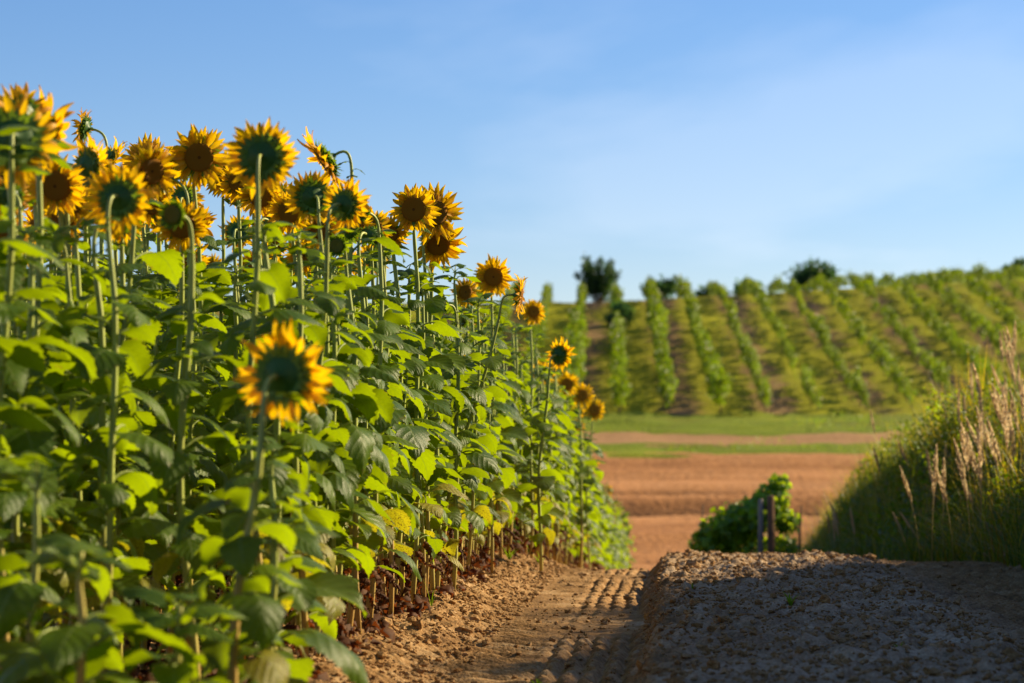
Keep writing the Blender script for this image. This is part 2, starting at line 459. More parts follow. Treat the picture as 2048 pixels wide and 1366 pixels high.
M['plough'] = soil_mat('ploughed_soil', [(0.34, (0.17, 0.068, 0.022)), (0.5, (0.37, 0.162, 0.056)), (0.66, (0.52, 0.26, 0.11))], 0.5, 4.0, 0.06, (0.05, 0.45, 1.0))
M['path'] = soil_mat('path_soil', [(0.30, (0.20, 0.11, 0.04)), (0.5, (0.34, 0.19, 0.085)), (0.72, (0.44, 0.26, 0.13))], 0.5, 5, 0.05, (0.12, 1.0, 1.0))
def turf_mat(name, a, b, cc):
    m, N, L, out = nodemat(name)
    g = N.new('ShaderNodeNewGeometry')
    n1 = noise(N, L, 0.35, 4, 0.65, g.outputs['Position'], (0.4, 1.2, 1)); n2 = noise(N, L, 5.0, 4, 0.7, g.outputs['Position'])
    f = fmath(N, L, 'ADD', fmath(N, L, 'MULTIPLY', n1, 0.65), fmath(N, L, 'MULTIPLY', n2, 0.35))
    c = ramp(N, L, f, [(0.32, a), (0.5, b), (0.7, cc)])
    p = principled(N, 0.9, 0.15); L.new(c, p.inputs['Base Color'])
    L.new(bump(N, L, n2, 1.0, 0.15), p.inputs['Normal'])
    L.new(p.outputs[0], out.inputs[0]); return m
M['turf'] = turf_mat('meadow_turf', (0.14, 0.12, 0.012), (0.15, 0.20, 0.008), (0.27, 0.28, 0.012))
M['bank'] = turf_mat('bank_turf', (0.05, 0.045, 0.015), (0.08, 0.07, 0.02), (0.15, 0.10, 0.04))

# ------------------------------------------------------------------ the ground
def sheet(name, xs, ys, zf, mat, kind='structure'):
    X, Y = np.meshgrid(xs, ys)
    Z = zf(X, Y)
    V = np.stack([X.ravel(), Y.ravel(), Z.ravel()], 1)
    nx, ny = len(xs), len(ys)
    i = (np.arange(ny - 1)[:, None] * nx + np.arange(nx - 1)[None, :]).ravel()
    F = np.stack([i, i + 1, i + nx + 1, i + nx], 1)
    o = obj(name, mesh(name, V, F, [mat]))
    o['kind'] = kind
    return o
def steps(*segs):
    out = [segs[0][0]]
    for a, b, d in segs:
        n = max(1, int(round((b - a) / d)))
        out += list(a + (b - a) * (np.arange(n) + 1) / n)
    return np.array(out)
# the farm track and its verges; the grid is skewed so that it follows the track
gu = steps((-14, -4, 0.4), (-4, -1.4, 0.08), (-1.4, 2.2, 0.013), (2.2, 3.4, 0.025), (3.4, 6, 0.12), (6, 14, 0.5))
gy = steps((-6, 6, 0.3), (6, 8, 0.05), (8, 17, 0.022), (17, 23, 0.032), (23, 30, 0.09), (30, 62, 0.5))
U, Y = np.meshgrid(gu, gy)
X = U + ROAD * (Y - 9)
V = np.stack([X.ravel(), Y.ravel(), ground_z(X, Y).ravel()], 1)
nx, ny = len(gu), len(gy)
ii = (np.arange(ny - 1)[:, None] * nx + np.arange(nx - 1)[None, :]).ravel()
ground = obj('ground', mesh('ground', V, np.stack([ii, ii + 1, ii + nx + 1, ii + nx], 1), [M['soil']]))
ground['kind'] = 'structure'
# the land round about, under everything
sheet('terrain', np.concatenate([np.linspace(-4000, -160, 12), np.linspace(-150, 160, 70), np.linspace(200, 4000, 12)]),
      np.concatenate([np.linspace(-3000, -70, 10), np.linspace(-60, 320, 170), np.linspace(340, 4500, 20)]),
      lambda x, y: base_z(x, y) - 0.35, M['turf'])
def plough_z(x, y):
    w_ = 0.5 * fbm(x * 0.05, y * 0.05, 2)
    f = np.sin(2 * math.pi * (y + 3 * w_ + 0.02 * x) / 1.7)
    g_ = np.exp(-((y - 84 - 0.02 * x - 2 * w_) / 0.9) ** 2) + 0.8 * np.exp(-((y - 74 - 0.02 * x - 2 * w_) / 0.7) ** 2) + 0.6 * np.exp(-((y - 93 + 0.03 * x) / 1.0) ** 2)
    return base_z(x, y) + 0.01 + 0.13 * f * (0.45 + fbm(x * 0.15, y * 0.3, 2)) - 0.55 * g_ + 0.45 * np.exp(-((y - 85.9 - 0.02 * x - 2 * w_) / 0.8) ** 2) + 0.10 * fbm(x * 0.9, y * 0.9, 3)
sheet('ploughed_field', np.arange(-70, 90.1, 0.8), np.arange(46, 109.6, 0.25), plough_z, M['plough'])
soft = lambda a, k: (lambda x, y: base_z(x, y) + a + k * fbm(x * 0.7, y * 0.7, 3))
sheet('grass_strip', np.arange(-70, 90.1, 0.7), np.arange(108.3, 112.7, 0.25), lambda x, y: base_z(x, y) + 0.05 + 0.10 * fbm(x * 0.7, y * 0.7, 3) + 0.14 * fbm(x * .2, y * .5, 2) - 0.3 * (1 - sstep(108.3, 109.3, y + 1.2 * fbm(x * .15, y * 0 + 3, 2))) - 0.3 * sstep(111.7, 112.7, y + 1.0 * fbm(x * .2, y * 0 + 9, 2)), M['turf'])
sheet('dirt_path', np.arange(-70, 90.1, 0.8), np.arange(111.3, 115.6, 0.3), soft(0.0, 0.10), M['path'])
sheet('grass_verge', np.arange(-70, 90.1, 0.7), np.arange(114.0, 121.4, 0.35), lambda x, y: base_z(x, y) + 0.06 + 0.5 * np.clip(fbm(x * 0.35, y * 0.5, 3), 0, 1) * sstep(115, 117, y) - 0.3 * (1 - sstep(114.2, 115.4, y + 1.5 * fbm(x * .2, y * 0, 2))), M['turf'])
sheet('vineyard_hill', np.arange(-60, 95.1, 0.6), np.arange(120.6, 262, 0.6), soft(0.05, 0.22), M['hill'])

# soil crumbs: the larger ones one by one, the rest as a mass
def lump(seed, sub=1):
    r_ = np.random.default_rng(seed)
    t = (1 + 5 ** 0.5) / 2
    v = np.array([(-1, t, 0), (1, t, 0), (-1, -t, 0), (1, -t, 0), (0, -1, t), (0, 1, t), (0, -1, -t), (0, 1, -t), (t, 0, -1), (t, 0, 1), (-t, 0, -1), (-t, 0, 1)], float)
    v /= np.linalg.norm(v, axis=1)[:, None]
    f = [(0, 11, 5), (0, 5, 1), (0, 1, 7), (0, 7, 10), (0, 10, 11), (1, 5, 9), (5, 11, 4), (11, 10, 2), (10, 7, 6), (7, 1, 8), (3, 9, 4), (3, 4, 2), (3, 2, 6), (3, 6, 8), (3, 8, 9), (4, 9, 5), (2, 4, 11), (6, 2, 10), (8, 6, 7), (9, 8, 1)]
    for _ in range(sub):
        vl = [tuple(p) for p in v]; mid = {}; nf = []
        def mp(a, b):
            k = (min(a, b), max(a, b))
            if k not in mid:
                p = (np.array(vl[a]) + np.array(vl[b])) / 2; p /= np.linalg.norm(p); vl.append(tuple(p)); mid[k] = len(vl) - 1
            return mid[k]
        for a, b, c in f:
            ab, bc, ca = mp(a, b), mp(b, c), mp(c, a)
            nf += [(a, ab, ca), (b, bc, ab), (c, ca, bc), (ab, bc, ca)]
        v = np.array(vl); f = nf
    v = v * (1 + 0.28 * r_.standard_normal(len(v)).clip(-1.4, 1.4))[:, None] * np.array([1, 0.85, 0.62])
    return v, np.array(f)
lumps_hi = [mesh('clod', *lump(s, 1), [M['clod']], smooth=False) for s in range(8)]
lumps_lo = [lump(50 + s, 0) for s in range(10)]
def clod_spots(n):
    u = np.concatenate([rng.uniform(-1.3, -0.25, int(n * 0.42)), rng.uniform(0.45, 2.05, int(n * 0.46)), rng.uniform(-0.2, 3.1, n - int(n * 0.42) - int(n * 0.46))])
    y = 7.4 + (24 - 7.4) * rng.random(len(u)) ** 1.15
    x = u + ROAD * (y - 9)
    return x, y, ground_z(x, y)
cx, cy, cz = clod_spots(300)
for i in range(300):
    s = float(np.clip(rng.lognormal(math.log(0.022), 0.42), 0.012, 0.055))
    obj('clod', lumps_hi[i % 8], ground, (cx[i], cy[i], cz[i] + 0.25 * s), (rng.uniform(-.4, .4), rng.uniform(-.4, .4), rng.uniform(0, 6.28)), s)
cx, cy, cz = clod_spots(42000)
vv, ff, n0 = [], [], 0
for i in range(len(cx)):
    v, f = lumps_lo[i % 10]
    s = float(np.clip(rng.lognormal(math.log(0.0068), 0.55), 0.003, 0.026)); a = rng.uniform(0, 6.28); ca, sa = math.cos(a), math.sin(a)
    vr = np.stack([v[:, 0] * ca - v[:, 1] * sa, v[:, 0] * sa + v[:, 1] * ca, v[:, 2]], 1) * s
    vv.append(vr + (cx[i], cy[i], cz[i] + 0.3 * s)); ff.append(f + n0); n0 += len(v)
o = obj('soil_crumbs', mesh('soil_crumbs', np.concatenate(vv), np.concatenate(ff), [M['clod']], smooth=False), ground)
o['kind'] = 'stuff'

# ------------------------------------------------------------------ sunflowers
def leaf_geo(seed, droop, fold, petl, wid, nv=9, cols=(-1, -.62, -.28, 0, .28, .62, 1), up=0.75, curl=0.0, teeth=0.065, crumple=0.0):
    """unit-length sunflower leaf on its petiole: petiole starts at the origin and leaves along +X"""
    r_ = np.random.default_rng(seed)
    pp = []; ang = up; p = np.zeros(3)
    for k in range(5):
        pp.append(p.copy()); p = p + petl / 4 * np.array([math.cos(ang), 0, math.sin(ang)]); ang -= up * 0.30
    P = pp[-1]
    sv = [0, .06, .14, .25, .38, .52, .66, .80, .91, 1.0]
    sw = [.60, .84, .97, 1.0, .95, .82, .62, .37, .17, 0.015]
    V, UV = [], []
    c = P.copy(); th0 = -0.05 + r_.uniform(-.15, .15); pv = 0
    side = r_.uniform(-.25, .25); ph = r_.uniform(0, 6.28)
    for i in range(nv + 1):
        v = i / nv
        th = th0 - droop * v ** 0.8 - curl * v * v
        T = np.array([math.cos(th), 0, math.sin(th)]); Nn = np.array([-math.sin(th), 0, math.cos(th)])
        c = c + T * (v - pv) + np.array([0, side * (v - pv), 0]); pv = v
        w_ = 0.5 * wid * np.interp(v, sv, sw)
        for s in cols:
            e = abs(s)
            k = w_ * (1 + (teeth if i % 2 else -teeth) * (e > 0.9))
            y = s * k * math.cos(fold * e)
            off = -math.sin(fold) * e * k + 0.045 * math.sin(5.5 * v + ph + (2 if s > 0 else 0)) * e * e + 0.02 * math.sin(11 * v + 2 * ph) * e * e
            bk = -0.20 * e ** 1.5 * (1 - v) ** 4 + (0.02 if (i % 2 and e > .9) else 0)
            V.append(c + Nn * off + T * bk + np.array([0, y, 0])); UV.append((s, v))
    nc = len(cols)
    F = [[i * nc + j, i * nc + j + 1, (i + 1) * nc + j + 1, (i + 1) * nc + j] for i in range(nv) for j in range(nc - 1)]
    V = np.array(V)
    if crumple:
        V = V + r_.normal(0, crumple, V.shape)
    return V, F, np.array(UV), pp
def leaf_mesh(name, mat, low=False, **k):
    cols = (-1, -.5, 0, .5, 1) if low else (-1, -.62, -.28, 0, .28, .62, 1)
    V, F, UV, pp = leaf_geo(nv=6 if low else 17, cols=cols, **k)
    b = MB(); b.add(V, F, 0, UV)
    tv, tf = tube(pp, [0.032, 0.026, 0.023, 0.021, 0.018], 3 if low else 5, False)
    b.add(tv, tf, 1)
    return b.build(name, [mat, M['petiole'] if mat is not M['leaf_dry'] else M['leaf_dry']])
kinds = [dict(droop=.95, fold=.30, petl=.55, wid=.86), dict(droop=1.35, fold=.20, petl=.6, wid=.92), dict(droop=1.7, fold=.35, petl=.5, wid=.82),
         dict(droop=.65, fold=.15, petl=.5, wid=.80), dict(droop=1.5, fold=.05, petl=.65, wid=.96), dict(droop=1.15, fold=-.20, petl=.55, wid=.88),
         dict(droop=1.9, fold=.25, petl=.6, wid=.86), dict(droop=.8, fold=.45, petl=.45, wid=.90)]
LEAF = [leaf_mesh('leaf', M['leaf'], seed=i, **k) for i, k in enumerate(kinds)]
LEAF_Y = [leaf_mesh('leaf', M['leaf_yellow'], seed=30 + i, **dict(k, droop=k['droop'] + .4)) for i, k in enumerate(kinds[:4])]
LEAF_D = [leaf_mesh('leaf', M['leaf_dry'], seed=60 + i, droop=1.5 + .12 * i, fold=1.1 - .2 * i, petl=.35, wid=.40, curl=.1 + .3 * (i % 2), up=-0.2, teeth=.25, crumple=.035) for i in range(4)]
LOWLEAF = [leaf_geo(seed=90 + i, nv=6, cols=(-1, -.5, 0, .5, 1), **k) for i, k in enumerate(kinds)]
LOWDRY = [leaf_geo(seed=110 + i, nv=5, cols=(-1, 0, 1), droop=1.4 + .2 * i, fold=1.0, petl=.4, wid=.5, curl=.8, up=0.2) for i in range(2)]

def petal_geo(seed):
    r_ = np.random.default_rng(seed)
    up = r_.uniform(-.15, .25); curl = r_.choice([r_.uniform(-.8, .6), r_.uniform(-1.6, 1.3)]); tw = r_.uniform(-.5, .5); side = r_.uniform(-.18, .18)
    V = []; c = np.zeros(3); nv = 5
    ws = [.35, .8, 1.0, .86, .48, .03]
    for i in range(nv + 1):
        v = i / nv; th = up + curl * v * v
        if i: c = c + np.array([math.cos(th), side * v, math.sin(th)]) / nv
        w_ = 0.14 * ws[i]
        a = tw * v
        for s in (-1, 0, 1):
            V.append(c + np.array([0, s * w_ * math.cos(a), s * w_ * math.sin(a) + (0.05 * abs(s) - 0.02)]))
    F = [[i * 3 + j, i * 3 + j + 1, (i + 1) * 3 + j + 1, (i + 1) * 3 + j] for i in range(nv) for j in range(2)]
    return np.array(V), F
PETG = [petal_geo(s) for s in range(10)]
PETAL = [mesh('petal', v, f, [M['petal']]) for v, f in PETG]
RD = 0.48                                           # disc radius in head units (petal tips at about 1)
def head_mesh():
    prof = [(0.0, .055), (.12, .06), (.24, .075), (.36, .085), (.46, .06), (RD, .0), (.50, -.10), (.40, -.20), (.26, -.27), (.12, -.31), (.06, -.40)]
    n = 20; V = []; F = []; mi = []
    for r, z in prof:
        for k in range(n):
            t = 2 * math.pi * k / n
            V.append((max(r, .001) * math.cos(t), max(r, .001) * math.sin(t), z))
    for i in range(len(prof) - 1):
        for k in range(n):
            k2 = (k + 1) % n
            F.append([i * n + k, (i + 1) * n + k, (i + 1) * n + k2, i * n + k2]); mi.append(0 if i < 5 else 1)
    return mesh('flower_head', V, F, [M['disc'], M['calyx']], mi)
HEAD = head_mesh()
M['bud_disc'] = foliage('bud_disc', (0.05, 0.07, 0.012), (0.13, 0.13, 0.02), (0.2, 0.2, 0.02), 0.1, 0.7, 0.2, nscale=30)
HEAD_BUD = HEAD.copy(); HEAD_BUD.materials[0] = M['bud_disc']
def bracts(seed, n=24, bud=False):
    r_ = np.random.default_rng(seed); b = MB()
    for k in range(n * 3):
        t = 2 * math.pi * (k + r_.uniform(-.3, .3)) / n
        ring = k // n
        r0 = RD * (.98, .88, .70)[ring]; z0 = (-.04, -.12, -.20)[ring]
        ln = r_.uniform(.20, .34) * (1.7 if bud else 1); w_ = r_.uniform(.055, .08)
        el = (r_.uniform(.7, 1.6) if bud else r_.uniform(-.9, .35))
        d = np.array([math.cos(t), math.sin(t), 0]); q = np.array([-math.sin(t), math.cos(t), 0])
        p0 = d * r0 + np.array([0, 0, z0]); p = p0.copy(); V = []
        for j in range(4):
            v = j / 3; ww = w_ * [1, 1.05, .6, .03][j]
            V += [p - q * ww, p + q * ww]
            e = el * (.4 + .8 * v)
            p = p + ln / 3 * (d * math.cos(e) + np.array([0, 0, 1]) * math.sin(e))
        b.add(V, [[0, 1, 3, 2], [2, 3, 5, 4], [4, 5, 7, 6]])
    return b.build('calyx', [M['bract']])
CALYX = [bracts(s) for s in range(3)]
CALYX_BUD = [bracts(9 + s, 22, True) for s in range(2)]
def petal_set(seed, n=40):
    """list of (variant, matrix) for the petals of a head"""
    r_ = np.random.default_rng(seed); out = []
    lsc = r_.uniform(.90, 1.08); bias = r_.uniform(-.25, .15); gap = r_.uniform(0, 6.28)
    for k in range(n):
        t = 2 * math.pi * (k + r_.uniform(-.32, .32)) / n
        if r_.random() < .03 + .15 * (math.cos(t - gap) > .93): continue
        ln = lsc * r_.uniform(.54, .80) * (1 if k % 2 else .92)
        tilt = bias + r_.uniform(-.25, .38) - (.22 if k % 2 else 0)
        m = Matrix.Rotation(t, 4, 'Z') @ Matrix.Translation((RD * .93, 0, -.02 if k % 2 else .02)) @ Matrix.Rotation(-tilt, 4, 'Y') @ Matrix.Rotation(r_.uniform(-.35, .35), 4, 'X') @ Matrix.Scale(ln, 4)
        out.append((int(r_.integers(0, 10)), m))
    return out
def apply(m, v):
    a = np.array(m); return v @ a[:3, :3].T + a[:3, 3]
RING = []
for s in range(3):
    b = MB()
    for vi, m in petal_set(200 + s): b.add(apply(m, PETG[vi][0]), PETG[vi][1])
    RING.append(b.build('petals', [M['petal']]))

def aim(n, twist):
    return (Vector(n).to_track_quat('Z', 'Y').to_matrix().to_4x4() @ Matrix.Rotation(twist, 4, 'Z'))
def facing(az, el):
    a, e = R(az), R(el)
    return np.array([math.sin(a) * math.cos(e), math.cos(a) * math.cos(e), math.sin(e)])
def stem_path(N_, n, base=(0, 0, 0), r_=random, nk=1.0):
    """base -> neck -> N_ (back of the head), arriving along n; with a little sway"""
    K = np.array([N_[0], N_[1], N_[2]]) - np.array([n[0], n[1], 0]) * 0.09 * nk + np.array([0, 0, (-0.17 - 0.05 * n[2]) * (nk if nk == 1 else 0.5)])
    base = np.array(base, float); pts = []
    sway = np.array([r_.uniform(-.05, .05), r_.uniform(-.05, .05), 0]) * min(1.0, N_[2] / 1.5)
    for k in range(9):
        t = k / 9
        pts.append(base * (1 - t) + K * t + sway * math.sin(math.pi * t) + np.array([math.sin(9 * t), math.cos(7 * t), 0]) * 0.008 * min(1.0, N_[2] / 1.5))
    up = K - pts[-1]; up = up / np.linalg.norm(up)
    c1 = K + up * 0.13 * nk; c2 = N_ - n * 0.085 * nk
    for k in range(10):
        t = k / 9
        pts.append((1 - t) ** 3 * K + 3 * (1 - t) ** 2 * t * c1 + 3 * (1 - t) * t * t * c2 + t ** 3 * N_)
    return np.array(pts)
def at_height(pts, t):
    k = t * 9.0; i = min(int(k), len(pts) - 2); f = k - i
    return pts[i] * (1 - f) + pts[i + 1] * f

def plant(x, y, headpos, n, dia, typ, bare=0.0, leaves=15, detail=True, r_=random, seed=0, lsize=1.0):
    """one sunflower: an Empty at the foot of the stalk; headpos in world space"""
    gz = float(ground_z(x, y)) - 0.02
    root = obj('sunflower', None, None, (x, y, gz)); root.empty_display_size = 0.1
    hp = np.array(headpos) - np.array([x, y, gz])
    hs = dia / 2.0 * 1.04
    pts = stem_path(hp - n * hs * 0.36, n, r_=r_, nk=.35 if typ == 'n' else 1.0)
    H_ = hp[2]
    rad = np.interp(np.linspace(0, 1, len(pts)), [0, .5, .62, 1], [.0128, .0092, .0066, .0060]) * r_.uniform(.85, 1.15)
    v, f = tube(pts, rad, 6, True)
    obj('stem', mesh('stem', v, f, [M['stem']]), root)
    # the head
    m = Matrix.Translation(Vector(hp)) @ aim(n, r_.uniform(0, 6.28)) @ Matrix.Scale(hs, 4)
    if typ != 'n':
        h = obj('flower_head', HEAD_BUD if typ == 'b' else HEAD, root); h.matrix_local = m
        obj('calyx', (CALYX_BUD if typ == 'b' else CALYX)[seed % (2 if typ == 'b' else 3)], h)
        if typ == 'h':
            if detail:
                for vi, pm in petal_set(seed + 400, 46):
                    p = obj('petal', PETAL[vi], h); p.matrix_local = pm
            else:
                obj('petals', RING[seed % 3], h, rot=(0, 0, r_.uniform(0, 6.28)))
    # leaves up the stalk, golden-angle spiral
    a = r_.uniform(0, 6.28)
    for k in range(leaves):
        t = 0.07 + 0.89 * (k + r_.uniform(0, .6)) / leaves
        if t < bare: continue
        p = at_height(pts, t)
        a += 2.4 + r_.uniform(-.35, .35)
        size = (0.185 * math.sin(math.pi * (0.16 + 0.62 * t)) * r_.uniform(.62, 1.22)) * lsize
        if t > .9: size *= .62
        dry = t < (.10 if y < 9 else .19) + r_.uniform(-.07, .06); yel = (not dry) and t < .36 and r_.random() < .32
        if dry: me, size = r_.choice(LEAF_D), size * .80
        elif yel: me = r_.choice(LEAF_Y)
        else:
            me = r_.choice(LEAF if t < .75 else LEAF[:1] + LEAF[3:6] + LEAF[7:])
        rot = Matrix.Rotation(a, 4, 'Z') @ Matrix.Rotation(r_.uniform(-.25, .2), 4, 'Y') @ Matrix.Rotation(r_.uniform(-.35, .35), 4, 'X')
        obj('leaf', me, root, p, rot, size)
    # the leafy top of a stalk that has no head, or a few small leaves on the neck
    if typ == 'n':
        for k in range(7):
            p = pts[11 + k]
            a += 2.4
            obj('leaf', r_.choice(LEAF[:1] + LEAF[3:4] + LEAF[7:]), root, p, (0, r_.uniform(-.7, -.1), a), r_.uniform(.07, .13) * lsize)
    else:
        for k in range(r_.randint(3, 5)):
            p = pts[7 + k] if k < 2 else pts[8 + k]
            obj('leaf', r_.choice(LEAF[3:4] + LEAF[7:]), root, p, (0, r_.uniform(-.6, .1), r_.uniform(0, 6.28)), r_.uniform(.05, .10))
    return root

# (head x, y, z, head diameter, facing azimuth, facing elevation, foot offset x, kind, label)
HEROES = [
    (-1.45, 7.00, 1.75, 0.268, 350, -10, 0.00, 'h', 'tall sunflower cut by the left edge of the picture, dark back of its head showing'),
    (-1.52, 7.80, 1.86, 0.266, 40, -5, 0.00, 'h', 'highest sunflower head of all, turned away behind the head at the left edge'),
    (-1.63, 8.60, 1.79, 0.231, 190, -25, 0.00, 'h', 'sunflower near the left edge with brown disc nodding towards us below the highest head'),
    (-1.87, 10.50, 2.25, 0.163, 280, 10, 0.07, 'h', 'small sunflower head in profile facing left on a hooked neck against the sky'),
    (-1.54, 8.80, 1.88, 0.218, 45, 0, 0.00, 'h', 'sunflower seen half from behind, just under the small profile head with hooked neck'),
    (-1.22, 7.50, 1.63, 0.202, 5, -5, -0.04, 'h', 'sunflower turned away on a straight pale stalk, left of the green unopened head'),
    (-1.07, 7.60, 1.59, 0.126, 205, -5, 0.03, 'b', 'larger unopened green sunflower head without petals on a tall straight stalk'),
    (-1.45, 10.00, 1.99, 0.238, 290, 25, 0.02, 'h', 'ragged sunflower facing left and upwards, beside the big brown disc'),
    (-1.30, 10.00, 2.06, 0.248, 165, -15, 0.08, 'h', 'sunflower with big bare brown disc facing us against the sky, thick bent neck'),
    (-0.83, 8.00, 1.82, 0.240, 0, 0, 0.05, 'h', 'large sunflower seen squarely from behind against the sky, its neck hooked in front'),
    (-0.78, 10.00, 2.04, 0.269, 265, -35, 0.06, 'h', 'sunflower drooping to the left from an arched neck with small leaves, bristly green back upward'),
    (-1.15, 11.00, 2.00, 0.216, 185, -35, 0.00, 'h', 'sunflower nodding towards us just below the large head seen from behind'),
    (-1.41, 10.50, 1.67, 0.185, 180, -5, 0.00, 'h', 'yellow sunflower facing us among the leaves, crossed by the stalk of the unopened head'),
    (-0.79, 9.50, 1.84, 0.216, 340, 0, -0.01, 'h', 'sunflower seen from behind under the drooping one with the arched neck'),
    (-0.62, 9.00, 1.76, 0.186, 30, 0, -0.04, 'h', 'sunflower with round green back, its petals showing on the left side'),
    (-0.69, 9.50, 1.65, 0.118, 200, -5, 0.00, 'b', 'small green unopened sunflower head below the round green back'),
    (-0.49, 12.00, 2.04, 0.248, 180, -8, -0.01, 'h', 'sharp sunflower facing us at the top of the cluster above the middle of the row'),
    (-0.40, 12.60, 2.08, 0.274, 150, -10, 0.00, 'h', 'sunflower directly behind the sharp top one of the cluster, petals fanning out right'),
    (-0.61, 12.00, 1.92, 0.194, 190, -40, 0.00, 'h', 'smaller sunflower nodding steeply, left of the cluster, green bracts over its brow'),
    (-0.39, 12.80, 1.93, 0.259, 160, -35, 0.00, 'h', 'sunflower hanging lowest in the cluster of large heads, face tipped down'),
    (-0.12, 15.50, 1.95, 0.250, 175, -15, 0.00, 'h', 'lone sunflower with wide brown disc, right of and below the cluster'),
    (0.05, 13.60, 1.71, 0.225, 95, -5, -0.45, 'h', 'sunflower in profile on a long stalk leaning out to the right'),
    (0.17, 19.00, 1.92, 0.189, 170, -5, 0.00, 'h', 'small sunflower facing us just behind the leaning profile head'),
    (0.35, 17.50, 1.52, 0.224, 40, 0, -0.07, 'h', 'sunflower sticking out of the field edge above the row of three, half turned away'),
    (0.55, 24.00, 1.48, 0.228, 180, 0, -0.02, 'h', 'upper left of three small sunflowers in a descending row at the field edge'),
    (0.73, 25.00, 1.39, 0.238, 165, 0, 0.00, 'h', 'middle of three small sunflowers in a descending row at the field edge'),
    (0.89, 26.00, 1.25, 0.237, 170, 0, -0.03, 'h', 'lowest and rightmost of three small sunflowers in a descending row'),
    (1.11, 33.00, 0.59, 0.218, 120, 0, -0.03, 'h', 'tiny sunflower beyond the crest against the ploughed field, partly behind leaves'),
    (1.66, 42.00, 0.10, 0.191, 150, 0, 0.00, 'h', 'farthest tiny sunflower low against the ploughed field'),
    (-0.60, 6.40, 1.05, 0.251, 22, 5, -0.10, 'h', 'short sunflower nearest to us, blurred dark back ringed by orange petals, head at half height'),
    (-0.99, 11.50, 1.77, 0.171, 170, -5, 0.00, 'h', 'sunflower facing us half hidden by stalks, left of the small unopened head'),
    (-0.72, 11.00, 1.87, 0.193, 160, -30, 0.00, 'h', 'sunflower tipped down behind the round green back'),
    (-1.71, 8.20, 1.71, 0.144, 330, 0, 0.00, 'h', 'small sunflower at the left edge below the tall one, dark back with petals right'),
    (-1.54, 8.00, 1.54, 0.099, 210, -10, 0.00, 'b', 'smallest green bud low at the left, level with the leaf tops'),
    (-0.29, 15.00, 1.82, 0.186, 150, -15, 0.00, 'h', 'sunflower half hidden by leaves left of the lone wide brown disc'),
    (-1.03, 13.00, 1.70, 0.121, 170, -15, 0.00, 'h', 'tiny sunflower deep among the leaves under the half hidden facing one'),
    (-1.23, 12.50, 1.90, 0.129, 180, -20, 0.00, 'h', 'small far sunflower glimpsed between stalks under the nodding one'),
    (-1.30, 11.50, 2.07, 0.166, 210, -15, 0.00, 'h', 'sunflower partly hidden between the big brown disc and the large head seen from behind'),
    (-1.87, 9.40, 1.93, 0.204, 175, -10, 0.00, 'h', 'sunflower facing us, tucked behind the tall heads at the left edge'),
    (-1.81, 9.90, 1.86, 0.194, 200, -20, 0.00, 'h', 'sunflower facing us, low behind the two leftmost nodding heads'),
    (-1.67, 11.00, 2.16, 0.216, 160, 5, 0.00, 'h', 'far sunflower facing us on the skyline left of the big bare disc'),
    (-1.56, 10.40, 1.91, 0.215, 190, -25, 0.00, 'h', 'nodding sunflower just left of the larger unopened green head'),
    (-1.36, 11.40, 2.15, 0.212, 170, -10, 0.00, 'h', 'sunflower facing us between the big bare disc and the large back view'),
    (-1.00, 10.80, 1.91, 0.201, 185, -15, 0.00, 'h', 'sunflower facing us right of the tall stalk of the large back view'),
    (-0.89, 11.20, 1.87, 0.197, 165, -20, 0.00, 'h', 'sunflower facing us below the pair seen from behind'),
    (-0.67, 11.60, 1.91, 0.192, 175, -5, 0.00, 'h', 'sunflower facing us in the gap left of the steeply nodding one'),
    (-1.92, 9.20, 1.66, 0.171, 185, -15, 0.00, 'h', 'lowest sunflower facing us at the left edge, among the leaf tops'),
]
taken = []
r_h = random.Random(3)
GS = 'sunflowers along the edge of the field'
for i, (hx, hy, hz, dia, az, el, fx, typ, lab) in enumerate(HEROES):
    n = facing(az, el)
    bx = hx + fx - n[0] * 0.11; by = hy - n[1] * 0.11
    o = plant(bx, by, (hx, hy, hz), n, dia, typ, leaves=25 if hy < 20 else 16, detail=hy < 20, r_=r_h, seed=i,
              bare=0.10, lsize=0.9 if hz < 1.3 and hy < 10 else 1.0)
    tag(o, lab, 'sunflower', GS)
    taken.append((bx, by))
for i, (bx, by, hh, lab) in enumerate([
        (-1.02, 5.75, .62, 'short flowerless sunflower blurred close to us at the bottom, left of the low head'),
        (-0.80, 5.9, .48, 'lowest leafy young sunflower at the bottom beneath the low blurred head'),
        (-1.20, 6.2, .80, 'short leafy sunflower without flower in the bottom left corner'),
        (-0.66, 6.9, .66, 'short leafy sunflower standing out from the row, below and right of the low head'),
        (-0.74, 7.5, .86, 'young flowerless sunflower at the front of the row, nearest the loose soil')]):
    o = plant(bx, by, (bx, by, float(base_z(bx, by)) + hh), facing(40 * i, 70), .1, 'n', leaves=15, r_=r_h, seed=70 + i, lsize=1.12)
    tag(o, lab, 'sunflower', GS); taken.append((bx, by))

